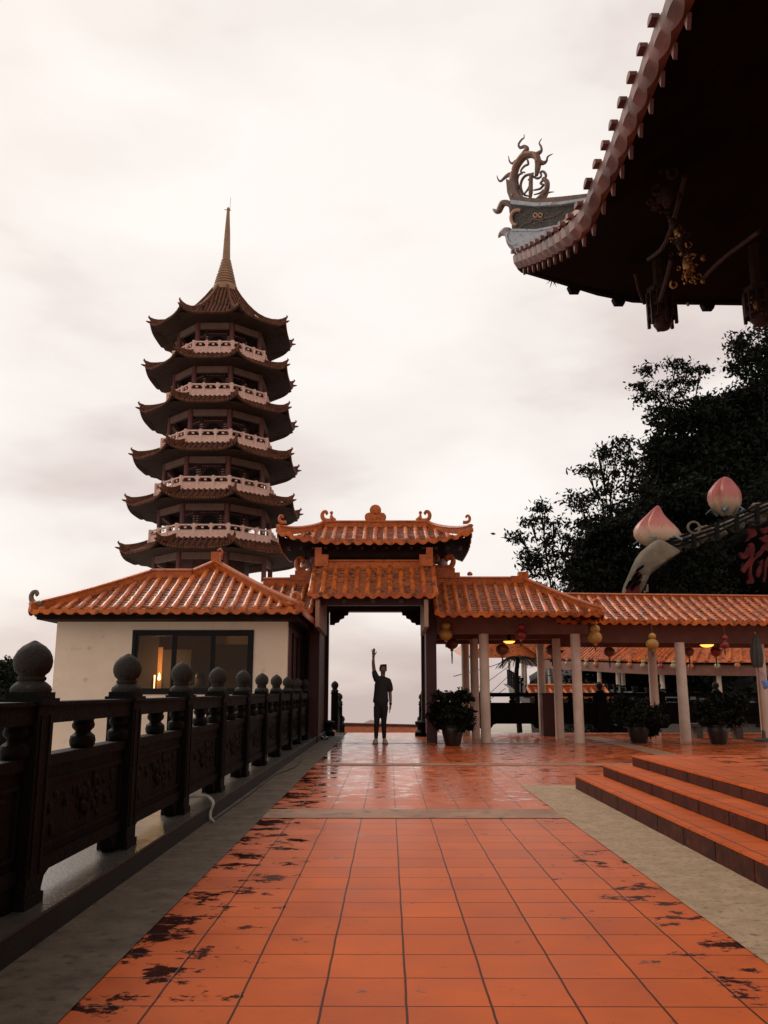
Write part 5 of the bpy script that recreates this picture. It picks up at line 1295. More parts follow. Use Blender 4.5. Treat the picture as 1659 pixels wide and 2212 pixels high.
m.grid([up, [p+(q-p)*2 if False else Vector((2*q.x-p.x, 2*q.y-p.y, p.z)) for p, q in zip(evc, up)]], False)
cum = 0
for i in range(n-1):
    a, b_ = evc[i], evc[i+1]; a2, b2 = up[i], up[i+1]; k = max(1, int((b_-a).length/0.3))
    for j in range(k):
        t = j/k; m.tube([a.lerp(b_, t)+Vector((0, 0, 0.03)), a2.lerp(b2, t)+Vector((0, 0, 0.03))], 0.085, 6)
m.build('roof', (M['tile'], M['soffit']), far)
b = MB(); b.grid([[p+Vector((0, 0.35, -0.10)) for p in evc], [p+Vector((0, 0.35, -0.62)) for p in evc]]); o = b.build('beam', M['beam'], far); sm = o.modifiers.new('t', 'SOLIDIFY'); sm.thickness = 0.2
fl = [P(x, y, Y) for x, _, y, Y in FC]
for i, px in enumerate((1094.6+4, 1114.5, 1128, 1133.7, 1186, 1293, 1333, 1344, 1428, 1550, 1640)):
    xs = [q[0] for q in FC]; Yc = lerp_list(xs, [q[3] for q in FC], px)+(0.6 if px not in (1128, 1344) else 2.6); ye_ = lerp_list(xs, [q[1] for q in FC], px)
    top = P(px, ye_, Yc); bot = P(px, lerp_list(xs, [q[2] for q in FC], px)+14, Yc); b = MB(); b.lathe([(0.13, bot.z-1.2), (0.12, top.z)], (top.x, Yc, 0), 10); b.build('column', M['column'], far, True)
# stone balustrade of the corridor, stepping down towards the right
fb = thing('far_balustrade', fl[5], 'grey-blue stone balustrade stepping down along the distant curved corridor', 'balustrade')
for part_, seg in (('left', FC[0:3]), ('right', FC[5:10])):
    pts = [P(x, y, Y-0.6) for x, _, y, Y in seg]; pts = [pts[0].lerp(pts[1], t/4) for t in range(4)]+([q for i in range(1, len(pts)-1) for q in [pts[i].lerp(pts[i+1], t/3) for t in range(3)]])+[pts[-1]]
    for i in range(len(pts)-1):
        a, c = pts[i], pts[i+1]; z = (a.z+c.z)/2; k = 1.0
        b = MB()
        b.prism([Vector((a.x, a.y, z)), Vector((c.x, c.y, z)), Vector((c.x, c.y, z-0.14)), Vector((a.x, a.y, z-0.14))], (0, 0.2, 0)); b.build('rail', M['railblue'], fb)
        b = MB(); b.prism([Vector((a.x, a.y, z-0.32)), Vector((c.x, c.y, z-0.32)), Vector((c.x, c.y, z-1.0)), Vector((a.x, a.y, z-1.0))], (0, 0.1, 0)); b.build('panel', M['kerbface'], fb)
        b = MB()
        for t in (0.12, 0.34, 0.56, 0.78):
            q = a.lerp(c, t); r_ = a.lerp(c, t+0.12); b.prism([Vector((q.x, q.y-0.07, z-0.30)), Vector((q.x+0.08*(c-a).length, q.y-0.07, z-0.30)), Vector((r_.x+0.06*(c-a).length, r_.y-0.07, z-0.95)), Vector((r_.x, r_.y-0.07, z-0.95))], (0, 0.04, 0))
        b.build('panel_relief', M['railblue'], fb)
        b = MB(); b.box((a.x, a.y, z-0.45), (0.24, 0.24, 1.3)); b.box((a.x, a.y, z+0.26), (0.3, 0.3, 0.1)); b.build('post', M['granite'], fb)
b = MB(); rows = [[p+Vector((0, -0.5, -1.05)) for p in fl], [p+Vector((0, 4.0, -1.05)) for p in fl]]
b.grid(rows, False); b.grid([[p+Vector((0, -0.5, -1.05)) for p in fl], [p+Vector((0, -0.3, -1.9)) for p in fl]], True); b.build('floor_slab', M['bench'], far)
# the dark cliff behind it
b = MB(); rows = []
for j in range(7):
    rows.append([(P(1215+k*45, 1400, 62).x+rnd.uniform(-.4, .4)+(2.0 if k == 0 else 0), 60+rnd.uniform(-1, 1), -4+j*2.4) for k in range(22)])
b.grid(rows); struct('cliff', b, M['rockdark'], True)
b = MB(); leaf_cloud(b, [r for row in rows for r in row], 5000, 1.0, 0.4, 9, 1.0); o = b.build('cliff_creepers', M['leaf']); o['kind'] = 'stuff'; o['label'] = 'dark creepers on the cliff behind the curved corridor'
def low_roof(name, label, a, c, z, dep, rise, n, ms=None):
    ms = ms or (M['tile'], M['pan'], M['soffit'])
    a = Vector(a); c = Vector(c); e = (c-a).normalized(); L = (c-a).length; root = thing(name, (a+c)/2, label, 'roof')
    nn = Vector((-e.y, e.x, 0)); 
    R_, Pn, Sl, pt = slope(a, e, nn, L, dep, rise, n, lambda u: 1, rr=0.06, row=0.16, hi=True); m = MB(); merge(m, R_, 0); merge(m, Pn, 1); merge(m, Sl, 2); m.build('tiles', ms, root)
    b = MB(); b.sweep([a+nn*dep+Vector((0, 0, rise)), c+nn*dep+Vector((0, 0, rise))], ridge_prof(1, 0.8)); b.build('ridge', M['pag_tile'] if ms[1] is M['pag_dark'] else M['ridge'], root)
    R_, Pn, Sl, pt = slope(c+nn*2*dep, -e, -nn, L, dep, rise, n, lambda u: 1, rr=0.06, row=0.3, hi=False); m = MB(); merge(m, R_, 0); merge(m, Pn, 1); merge(m, Sl, 2); m.build('rear_tiles', ms, root)
    return root
low_roof('low_roof', 'brown tiled roof ridge showing just past the terrace edge through the gateway', P(680, 1606, 29.5), P(985, 1598, 44), 0, 1.4, 0.55, 50, (M['ridge'], M['pag_dark'], M['soffit']))
low_roof('low_roof', 'small orange tiled roof below the curved corridor, seen behind the dark balustrade', P(1150, 1504, 30), P(1320, 1504, 30), 0, 0.9, 0.26, 12)
# ------------------------------------------------------------------ people
def skin(name, vs, es, m, parent, root=0, sub=2, vox=0.011):
    """limbs and trunk as tapered tubes fused into one continuous surface"""
    b = MB(); o_ = wloc(parent)
    R = [v[3] if isinstance(v[3], tuple) else (v[3], v[3]) for v in vs]
    for i, v in enumerate(vs):
        r = R[i]; b.ball((o_.x+v[0], o_.y+v[1], o_.z+v[2]), 1.0, 14, 10, (r[0], r[1], min(r[0], r[1], 0.075)))
    for i, j in es:
        p, q = Vector(vs[i][:3]), Vector(vs[j][:3]); t = q-p
        if t.length < 1e-6: continue
        t.normalize(); u = t.cross(Vector((0, 1, 0)))
        u = u.normalized() if u.length > 1e-3 else Vector((1, 0, 0)); w = t.cross(u).normalized(); rows = []
        for k in range(6):
            f = k/5; c = p.lerp(q, f); a_ = R[i][0]*(1-f)+R[j][0]*f; c_ = R[i][1]*(1-f)+R[j][1]*f
            rows.append([o_+c+u*(a_*math.cos(h))+w*(c_*math.sin(h)) for h in [2*PI*n/14 for n in range(14)]])
        n0 = len(b.v); b.add([x for r in rows for x in r], [(k*14+n, k*14+(n+1) % 14, (k+1)*14+(n+1) % 14, (k+1)*14+n) for k in range(5) for n in range(14)]+[tuple(range(13, -1, -1)), tuple(70+n for n in range(14))])
    o = b.build(name, m, parent, True)
    rm = o.modifiers.new('fuse', 'REMESH'); rm.mode = 'VOXEL'; rm.voxel_size = vox; rm.use_smooth_shade = True
    sm = o.modifiers.new('relax', 'SMOOTH'); sm.factor = 0.5; sm.iterations = sub
    return o
mf = G(823, 1607); mf.y = 19.95; mf.x = P(823, 1607, 19.95).x
man = thing('person', mf, 'person standing in the gateway in dark t-shirt and slim black trousers, right arm raised high', 'person')
V = [(0, 0, .93, (.115, .08)), (.005, 0, 1.05, (.11, .08)), (.012, 0, 1.20, (.115, .08)), (.034, .005, 1.36, (.10, .075)), (.036, .005, 1.455, (.055, .055)), (.044, 0, 1.53, .050), (.046, -.012, 1.590, (.056, .064)), (.046, -.005, 1.635, (.072, .086)), (.046, .0, 1.668, (.072, .088)),
     (-.090, 0, 1.42, .055), (-.135, 0, 1.53, .052), (-.165, 0, 1.66, .042), (-.178, -.01, 1.80, .037), (-.174, -.02, 1.925, .026), (-.172, -.02, 1.965, (.034, .018)), (-.170, -.02, 2.015, (.040, .018)),
     (.155, 0, 1.385, .050), (.195, 0, 1.28, .045), (.205, .01, 1.12, .040), (.213, -.01, 1.0, .036), (.216, -.02, .875, .026), (.212, -.02, .83, (.022, .036)), (.210, -.02, .79, (.022, .038)),
     (-.080, 0, .82, .072), (-.093, -.01, .66, .060), (-.095, -.01, .48, .048), (-.103, .01, .34, .046), (-.112, .015, .15, .034), (-.114, .01, .07, .032), (-.122, -.08, .045, .026),
     (.074, 0, .82, .072), (.068, -.01, .66, .060), (.062, -.01, .48, .048), (.066, .01, .34, .046), (.072, .015, .15, .034), (.076, .01, .07, .032), (.090, -.08, .045, .026)]
E = [(0, 1), (1, 2), (2, 3), (3, 4), (4, 5), (5, 6), (6, 7), (7, 8), (3, 9), (9, 10), (10, 11), (11, 12), (12, 13), (13, 14), (14, 15), (3, 16), (16, 17), (17, 18), (18, 19), (19, 20), (20, 21), (21, 22),
     (0, 23), (23, 24), (24, 25), (25, 26), (26, 27), (27, 28), (28, 29), (0, 30), (30, 31), (31, 32), (32, 33), (33, 34), (34, 35), (35, 36)]
def chain(start, pts, r0, r1):
    p = start
    for i, q in enumerate(pts):
        r = r0+(r1-r0)*i/max(1, len(pts)-1); V.append((q[0], q[1], q[2], r)); E.append((p, len(V)-1)); p = len(V)-1
# raised hand: little finger at the image left, thumb at right
for dx, l, sl_ in ((-.030, .062, -.020), (-.012, .080, -.004), (.006, .088, .002), (.024, .078, .008)):
    chain(15, [(-.170+dx, -.02, 2.035), (-.170+dx+sl_*0.5, -.022, 2.035+l*0.55), (-.170+dx+sl_, -.026, 2.035+l)], .010, .008)
chain(14, [(-.135, -.022, 1.99), (-.112, -.026, 2.02), (-.100, -.03, 2.05)], .012, .008)
for dy, l in ((-.030, .075), (-.010, .085), (.010, .080), (.028, .065)):
    chain(22, [(.208, -.02+dy, .765), (.202, -.022+dy, .765-l*0.5), (.188, -.026+dy, .765-l)], .010, .008)
chain(21, [(.198, -.065, .80), (.190, -.075, .765), (.184, -.078, .74)], .012, .008)
body = skin('body', V, E, M['skin'], man, 0, 2, 0.0065)
b = MB(); 
sh = skin('t_shirt', [(-.005, 0, .935, (.182, .122)), (-.004, 0, 1.05, (.166, .116)), (.0, 0, 1.17, (.158, .112)), (.015, 0, 1.29, (.165, .116)), (.028, .002, 1.375, (.150, .108)), (.036, .004, 1.44, (.075, .070)), (-.085, 0, 1.42, .084), (-.130, 0, 1.505, .072), (-.152, 0, 1.58, .060), (.150, 0, 1.385, .082), (.192, 0, 1.29, .074), (.210, .005, 1.205, .066)],
          [(0, 1), (1, 2), (2, 3), (3, 4), (4, 5), (4, 6), (6, 7), (7, 8), (4, 9), (9, 10), (10, 11)], M['shirt'], man, 0, 2, 0.010)
skin('trousers', [(0, 0, .96, (.150, .105)), (0, 0, .87, (.160, .112)), (-.078, 0, .80, .092), (-.092, -.01, .64, .076), (-.096, -.01, .48, .062), (-.104, .01, .34, .058), (-.112, .015, .13, .044), (.074, 0, .80, .092), (.068, -.01, .64, .076), (.062, -.01, .48, .062), (.066, .01, .34, .058), (.072, .015, .13, .044)],
     [(0, 1), (1, 2), (2, 3), (3, 4), (4, 5), (5, 6), (1, 7), (7, 8), (8, 9), (9, 10), (10, 11)], M['trouser'], man, 0, 2, 0.010)
# hair: cap swept to one side
g = random.Random(4); b = MB(); hc = Vector((.046, .014, 1.668))
vs = []
b.ball((0, 0, 0), 1, 18, 12)
b.v = [(hc.x+v[0]*.088*(1+.05*math.sin(9*v[2]+5*v[0])), hc.y+v[1]*.104+(.012 if v[2] < 0 else 0), hc.z+max(v[2], -0.55)*.088*(1+.06*math.sin(7*v[0]))+ (0.02*max(0, v[0]) if v[2] > 0 else 0)) for v in b.v]
b.v = [(x, max(y, hc.y-.080) if z > hc.z+.012 else max(y, hc.y-.028), z) for x, y, z in b.v]
for k in range(30):
    a = g.uniform(0, 2*PI); q = hc+Vector((.06*math.cos(a), .06*math.sin(a), .055+g.uniform(0, .02))); b.tube([q, q+Vector((.012, -.01, .018)), q+Vector((.032, -.010, .012))], [.016, .012, .002], 5)
b.v = [(x+mf.x, y+mf.y, z) for x, y, z in b.v]; b.build('hair', M['hair'], man, True)
def small(name, m, parent, *balls):
    b = MB()
    for (c, r, sq) in balls: b.ball((c[0]+mf.x, c[1]+mf.y, c[2]), r, 8, 6, sq)
    return b.build(name, m, parent, True)
small('eye', M['globe'], body, ((.020, -.088, 1.636), .010, (1.3, .6, .7))); small('eye', M['globe'], body, ((.072, -.088, 1.636), .010, (1.3, .6, .7)))
small('pupil', M['hair'], body, ((.020, -.0945, 1.636), .0045, (1, .5, 1))); small('pupil', M['hair'], body, ((.072, -.0945, 1.636), .0045, (1, .5, 1)))
small('eyebrow', M['hair'], body, ((.020, -.090, 1.655), .014, (1.3, .4, .3))); small('eyebrow', M['hair'], body, ((.072, -.090, 1.655), .014, (1.3, .4, .3)))
small('nose', M['skin'], body, ((.046, -.096, 1.612), .014, (.8, 1.0, 1.7)))
small('mouth', mat('lips', (0.18, 0.06, 0.05), None, 0.5), body, ((.046, -.084, 1.577), .016, (1.5, .5, .45)))
small('ear', M['skin'], body, ((-.034, .0, 1.625), .018, (.45, .8, 1.4))); small('ear', M['skin'], body, ((.126, .0, 1.625), .018, (.45, .8, 1.4)))
b = MB(); b.tube([(mf.x+.2165, mf.y-.018, .892), (mf.x+.216, mf.y-.02, .866)], [.035, .035], 12); b.box((mf.x+.222, mf.y-.052, .88), (.036, .014, .036)); b.build('watch', M['frame'], man, True)
b = MB(); b.tube([(mf.x-.1745, mf.y-.02, 1.918), (mf.x-.174, mf.y-.02, 1.935)], [.033, .033], 12); b.build('bracelet', M['frame'], man, True)
for sx_, ax in ((-.119, -.010), (.084, .014)):
    b = MB(); rows = []
    for j, (yy, w, h) in enumerate(((.075, .034, .09), (.045, .048, .135), (0, .052, .14), (-.05, .053, .12), (-.10, .058, .092), (-.15, .054, .07), (-.195, .030, .045))):
        c = Vector((mf.x+sx_+ax*(-yy/.1), mf.y+yy, .022)); rows.append([c+Vector((w*math.cos(a), 0, (h-.022)*max(0, math.sin(a))**.8 - (.004 if math.sin(a) < 0 else 0))) for a in [2*PI*k/12 for k in range(13)]])
    b.grid(rows, True); b.add([rows[0][k] for k in range(12)], [tuple(range(12))]); b.add([rows[-1][k] for k in range(12)], [tuple(range(11, -1, -1))]); s_ = b.build('shoe', M['shoe'], man, True)
    b = MB(); pr = []
    for yy, w in ((.08, .034), (.03, .053), (-.05, .056), (-.12, .062), (-.17, .052), (-.205, .026)): pr.append((yy, w))
    poly = [(mf.x+sx_+ax*(-y_/.1)+w, mf.y+y_, .011) for y_, w in pr]+[(mf.x+sx_+ax*(-y_/.1)-w, mf.y+y_, .011) for y_, w in pr[::-1]]
    b.prism(poly, (0, 0, .021)); b.build('sole', M['sole'], s_)
# seated visitor behind the house window
ps = P(430, 1500, YW+0.75); sz = 0.36
sit = thing('person', (ps.x, ps.y, sz), 'person with long dark hair sitting behind the middle pane of the house window', 'person')
hz0 = P(430, 1462, YW+0.75).z-sz
k = hz0-1.12
Vs = [(0, 0, .50+k, (.15, .12)), (0, 0, .68+k, (.13, .09)), (0, 0, .85+k, (.15, .09)), (0, 0, .93+k, (.06, .06)), (0, 0, 1.0+k, .05), (0, -.01, 1.08+k, .075), (0, 0, 1.15+k, .07),
      (-.17, 0, .86+k, .05), (-.22, -.02, .62+k, .04), (-.14, -.22, .55+k, .03), (-.11, -.27, .55+k, .025), (.17, 0, .86+k, .05), (.22, -.02, .62+k, .04), (.14, -.22, .55+k, .03), (.11, -.27, .55+k, .025),
      (-.09, -.05, .48+k, .085), (-.10, -.40, .47+k, .06), (-.10, -.42, .10, .04), (-.10, -.5, .04, .035), (.09, -.05, .48+k, .085), (.10, -.40, .47+k, .06), (.10, -.42, .10, .04), (.10, -.5, .04, .035)]
skin('body', Vs, [(0, 1), (1, 2), (2, 3), (3, 4), (4, 5), (5, 6), (2, 7), (7, 8), (8, 9), (9, 10), (2, 11), (11, 12), (12, 13), (13, 14), (0, 15), (15, 16), (16, 17), (17, 18), (0, 19), (19, 20), (20, 21), (21, 22)], M['skin'], sit, 0, 1)
skin('shirt', [(0, 0, .52+k, (.17, .14)), (0, 0, .70+k, (.15, .11)), (0, 0, .85+k, (.165, .105)), (0, 0, .91+k, (.08, .07)), (-.17, 0, .86+k, .065), (-.215, -.02, .68+k, .055), (.17, 0, .86+k, .065), (.215, -.02, .68+k, .055)], [(0, 1), (1, 2), (2, 3), (2, 4), (4, 5), (2, 6), (6, 7)], M['shirt'], sit, 0, 1)
skin('trousers', [(0, 0, .50+k, (.16, .13)), (-.09, -.05, .48+k, .095), (-.10, -.40, .47+k, .07), (-.10, -.42, .14, .05), (.09, -.05, .48+k, .095), (.10, -.40, .47+k, .07), (.10, -.42, .14, .05)], [(0, 1), (1, 2), (2, 3), (0, 4), (4, 5), (5, 6)], M['trouser'], sit, 0, 1)
b = MB(); b.ball((ps.x, ps.y+.015, sz+1.12+k), .10, 12, 10, (1, 1.05, 1.1)); b.tube([(ps.x, ps.y+.04, sz+1.1+k), (ps.x, ps.y+.07, sz+.98+k), (ps.x, ps.y+.09, sz+.80+k)], [.10, .115, .09], 10); b.build('hair', M['hair'], sit, True)
ch = thing('chair', (ps.x, ps.y, sz+0.001), 'dark chair under the seated person behind the house window', 'chair')
b = MB(); b.box((ps.x, ps.y, sz+.39+k), (.42, .42, .04)); b.build('seat', M['frame'], ch)
b = MB(); b.box((ps.x, ps.y+.23, sz+.62+k), (.40, .03, .40)); b.build('backrest', M['frame'], ch)
for a in (-1, 1):
    for c in (-1, 1):
        b = MB(); b.box((ps.x+a*.18, ps.y+c*.18, sz+(.37+k)/2), (.03, .03, .36+k)); b.build('leg', M['frame'], ch)

# ------------------------------------------------------------------ lanterns
def globe_ribs(b, c, r, sq=0.88, n=16):
    prof = []
    vs = []; fs = []; nv = 10; nu = 48
    for i in range(nv+1):
        t = PI*i/nv
        for k in range(nu):
            a = 2*PI*k/nu; rr = r*(1-0.045*(k % 3 == 0)); vs.append((c[0]+rr*math.sin(t)*math.cos(a), c[1]+rr*math.sin(t)*math.sin(a), c[2]-r*sq*math.cos(t)))
    for i in range(nv):
        for k in range(nu):
            a = i*nu+k; b_ = i*nu+(k+1) % nu; fs.append((a, b_, b_+nu, a+nu))
    b.add(vs, fs)
def tassel(parent, c, l, m=None):
    b = MB(); b.lathe([(0.010, 0), (0.022, -0.02), (0.016, -0.05), (0.022, -0.07), (0.012, -l)], c, 8); b.build('tassel', m or M['tassel'], parent, True)
def gourd(px, py1, py2, Y, r1, r2, m, label, zt=2.5, group='gourd shaped lanterns under the walkway eaves', tas=True):
    c1 = P(px, py1, Y); c2 = P(px, py2, Y); root = thing('lantern', c2, label, 'lantern', group)
    k = Y/F0; r1 *= k; r2 *= k
    b = MB(); globe_ribs(b, c1, r1); b.build('upper_globe', m, root, True)
    b = MB(); globe_ribs(b, c2, r2); b.build('lower_globe', m, root, True)
    b = MB(); b.lathe([(r1*0.35, r1*0.85), (r1*0.35, r1*1.05), (0.006, r1*1.1), (0.004, max(0.05, zt-c1.z))], c1, 8); b.lathe([(r2*0.3, 0), (r2*0.3, 0.02)], (c2.x, c2.y, c2.z+r2*0.85), 8); b.lathe([(r2*0.28, 0), (r2*0.28, -0.04)], (c2.x, c2.y, c2.z-r2*0.84), 8); b.build('collar', M['gold'], root, True)
    if tas: tassel(root, (c2.x, c2.y, c2.z-r2*0.88), 0.16)
    return root
def single(px, py, Y, r, m, label, zt=2.5, l=0.25):
    c = P(px, py, Y); root = thing('lantern', c, label, 'lantern', 'round lanterns inside the walkway'); r *= Y/F0
    b = MB(); globe_ribs(b, c, r, 0.86); b.build('globe', m, root, True)
    b = MB(); b.lathe([(r*0.3, r*0.8), (r*0.3, r*0.98), (0.006, r*1.02), (0.004, max(0.05, zt-c.z))], c, 8); b.lathe([(r*0.25, 0), (r*0.25, -0.05)], (c.x, c.y, c.z-r*0.82), 8); b.build('collar', M['gold'], root, True)
    tassel(root, (c.x, c.y, c.z-r*0.9-0.03), l)
gourd(963, 1352, 1371, 19.95, 10, 14, M['yellow'], 'yellow gourd lantern nearest the gateway, at the left end of the walkway', 2.9)
gourd(1125, 1354, 1371, 20.0, 8.5, 12, M['redl'], 'red gourd lantern hanging under the middle of the first walkway roof', 2.9)
gourd(1285, 1359, 1377, 20.0, 11, 15.5, M['yellow'], 'large yellow gourd lantern just right of the corner column', 2.9)
gourd(1409, 1374.5, 1391.5, 20.2, 8, 13.5, M['yellow'], 'yellow gourd lantern hanging before the dark column of the second walkway', 2.8)
gourd(1565, 1377, 1393, 20.6, 6.5, 9.5, M['redl'], 'dark red gourd lantern nearest the right edge, under the second walkway roof', 2.8)
single(976, 1390.5, 22.0, 14, M['brownl'], 'brown round lantern with long tassels just behind the leftmost yellow lantern', 2.7, 0.32)
single(1085, 1403, 22.0, 14, M['brownl'], 'brown round lantern beside the left glowing ceiling lamp', 2.7, 0.3)
single(1192, 1404, 23.0, 13, M['brownl'], 'brown round lantern half hidden behind a rear column', 2.7)
single(1316, 1408, 22.5, 12, M['brownl'], 'dark brown round lantern against the distant tiled roof, right of the corner column', 2.7)
single(1488, 1408, 22.5, 11, M['brownl'], 'dark brown round lantern just right of the tall front column at right', 2.7)
single(1546, 1408, 22.5, 12, M['redl'], 'dark red round lantern next to the right glowing ceiling lamp', 2.7, 0.2)
for px, py, Y, w in ((1100, 1386, 21.4, 25), (1527, 1393.5, 21.9, 28)):
    c = P(px, py, Y); r = w/2*Y/F0; root = thing('ceiling_lamp', c, 'glowing orange ceiling lamp under the %s walkway roof' % ('first' if px < 1300 else 'second'), 'lamp', 'lit ceiling lamps of the walkway')
    b = MB(); b.lathe([(0, -r*0.36), (r*0.6, -r*0.28), (r*0.95, -r*0.05), (r, r*0.06)], c, 20); b.build('diffuser', M['lampglow'], root, True)
    b = MB(); b.lathe([(r*1.02, r*0.07), (r*1.02, r*0.2), (r*0.3, r*0.22), (r*0.25, 2.7-c.z)], c, 16); b.build('mount', M['carve'], root, True)
FLn = [(1267.2, 1430, 'palel', 0), (1288, 1430, 'orangel', 0), (1336.5, 1431, 'palel', 1), (1361, 1431, 'orangel', 1), (1389.5, 1432, 'palel', 1), (1427, 1433, 'redl', 2), (1454.5, 1433, 'palel', 2), (1492.5, 1434, 'orangel', 2), (1549.5, 1433, 'palel', 3), (1593, 1432, 'orangel', 3),
       (1094.5, 1411, 'orangel', 4), (1105.5, 1415, 'brownl', 4), (1113.5, 1418, 'brownl', 4), (1129, 1420, 'brownl', 4), (1141.5, 1422, 'brownl', 4), (1182, 1426, 'orangel', 5), (1225.5, 1428, 'palel', 5)]
words = {'palel': 'pale', 'orangel': 'orange', 'redl': 'red', 'brownl': 'brown'}
where = ['at the left of the distant corridor beam', 'in the middle left of the distant corridor beam', 'in the middle of the distant corridor beam', 'at the right of the distant corridor beam', 'on the receding left bend of the distant corridor', 'between the rear columns on the distant corridor beam']
ordn = {}
for (px, py, m, w) in FLn:
    kx = (m, w); ordn[kx] = ordn.get(kx, 0)+1
tot = dict(ordn); cnt = {}
for (px, py, m, w) in FLn:
    kx = (m, w); cnt[kx] = cnt.get(kx, 0)+1; xs = [q[0] for q in FC]; Yl = lerp_list(xs, [q[3] for q in FC], px)-0.3
    pos_ = '' if tot[kx] == 1 else (['leftmost ', 'second ', 'third ', 'fourth '][cnt[kx]-1])
    kk = 1.0 if px > 1250 else 0.8
    gourd(px, py-3, py+5.5, Yl, 4.6*kk, 6.4*kk, M[m], '%s%s little gourd lantern %s' % (pos_, words[m], where[w]), P(px, 1424 if px > 1160 else 1412, Yl).z, 'small lanterns along the distant corridor', False)

# ------------------------------------------------------------------ potted plants
def pot_plant(px, pyb, w, h, blobs, label, seed, leaf=0.10):
    f = G(px, pyb); k = f.y/F0; W = w*k/2; Hh = h*k; root = thing('potted_plant', f, label, 'potted plant', 'potted plants in dark glazed jars')
    b = MB(); b.lathe([(W*0.66, 0), (W*0.70, 0.02), (W*0.82, Hh*0.3), (W*0.97, Hh*0.65), (W*0.98, Hh*0.80), (W*0.90, Hh*0.90), (W*0.92, Hh*0.93), (W*1.02, Hh*0.95), (W*1.02, Hh), (W*0.88, Hh), (W*0.86, Hh*0.9), (0, Hh*0.89)], f, 24); b.build('pot', M['pot'], root, True)
    b = MB(); g = random.Random(seed); cs = []
    st = MB()
    for (x, y, rx, ry) in blobs:
        c = P(x, y, f.y); c.y += g.uniform(-.2, .2)
        for i in range(int(rx*ry*0.13)+4):
            cs.append((c.x+g.uniform(-1, 1)*rx*k, c.y+g.uniform(-1, 1)*rx*k*0.8, c.z+g.uniform(-1, 1)*ry*k))
        s0 = Vector((f.x, f.y, Hh*0.9)); st.tube(catmull([s0, s0.lerp(c, .5)+Vector((g.uniform(-.05, .05), 0, .05)), c], 3), [0.022, 0.020, 0.018, 0.015, 0.012, 0.010, 0.006], 5)
    leaf_cloud(b, cs, len(cs)*26, 0.05, leaf, seed, 0.7); b.build('foliage', M['leaf2'], root); st.build('stems', M['bark'], root)
pot_plant(978, 1610.8, 46, 42, [(955, 1505, 16, 8), (985, 1512, 14, 8), (1003, 1498, 9, 5), (1010, 1508, 6, 4), (960, 1530, 26, 10), (985, 1545, 30, 16), (950, 1550, 20, 14), (1000, 1560, 16, 14), (970, 1562, 26, 10)], 'bushy potted shrub in a dark jar just right of the gate pillar', 1)
pot_plant(1381, 1606, 46, 42, [(1375, 1530, 30, 14), (1365, 1548, 36, 16), (1395, 1545, 26, 18), (1340, 1520, 16, 12), (1415, 1560, 16, 10), (1380, 1556, 26, 10), (1409, 1575, 10, 10)], 'dark potted shrub between the corner column and the tall front column', 2)
pot_plant(1553, 1608, 44, 40, [(1540, 1545, 30, 16), (1565, 1530, 26, 20), (1585, 1515, 16, 18), (1530, 1530, 22, 14), (1552, 1556, 30, 10), (1575, 1550, 24, 12), (1590, 1500, 10, 12)], 'tall straggly potted shrub at right, in front of the stone bench', 3)
# stone bench and table behind the third pot
bn = thing('stone_bench', G(1550, 1592), 'low grey stone bench behind the right potted shrub', 'bench'); c = P(1548, 1566, 22.4)
b = MB(); b.box((c.x, 22.4, c.z), (1.45, 0.42, 0.08)); b.build('seat', M['bench'], bn)
for dx in (-0.5, 0.5):
    b = MB(); b.box((c.x+dx, 22.4, (c.z-0.04)/2), (0.16, 0.36, c.z-0.042)); b.build('leg', M['bench'], bn)
# folded parasol at the right edge
pf = G(1651, 1602); fp = thing('folded_parasol', pf, 'folded grey parasol with pointed top standing at the right edge before a column', 'parasol')
t = P(1650, 1368, pf.y); b_ = P(1650, 1442, pf.y); b = MB(); rows = []
for j in range(9):
    s_ = j/8; z = t.z+(b_.z-t.z)*s_; r = lerp_list([0, .12, .35, .6, .85, 1], [0.012, 0.06, 0.115, 0.135, 0.125, 0.09], s_)
    rows.append([(pf.x+r*(1+0.16*math.cos(8*a+1.5*s_))*math.cos(a), pf.y+r*(1+0.16*math.cos(8*a+1.5*s_))*math.sin(a), z) for a in [2*PI*k/32 for k in range(33)]])
b.grid(rows); b.build('canopy', M['grey'], fp, True)
b = MB(); b.tube([(pf.x, pf.y, 0.03), (pf.x, pf.y, t.z+0.03)], 0.022, 8); b.build('pole', M['board'], fp, True)
b = MB(); b.lathe([(0.24, 0), (0.24, 0.05), (0.05, 0.08), (0.04, 0.25)], (pf.x, pf.y, 0.005), 16); b.build('foot', M['bench'], fp, True)
c = P(1654, 1478, pf.y-0.1); b = MB(); b.ball(c, 0.10, 10, 8, (0.9, 0.5, 1.1)); b.v = [(x+0.02*math.sin(40*z), y, z+0.015*math.sin(35*x)) for x, y, z in b.v]; b.tube([c+Vector((0, 0, 0.08)), c+Vector((0.02, 0.05, 0.2)), (pf.x, pf.y-0.02, c.z+0.32)], 0.01, 5)
tag(b.build('plastic_bag', M['bluebag'], None, True, c), 'crumpled blue plastic bag tied to the parasol pole at the right edge', 'bag')

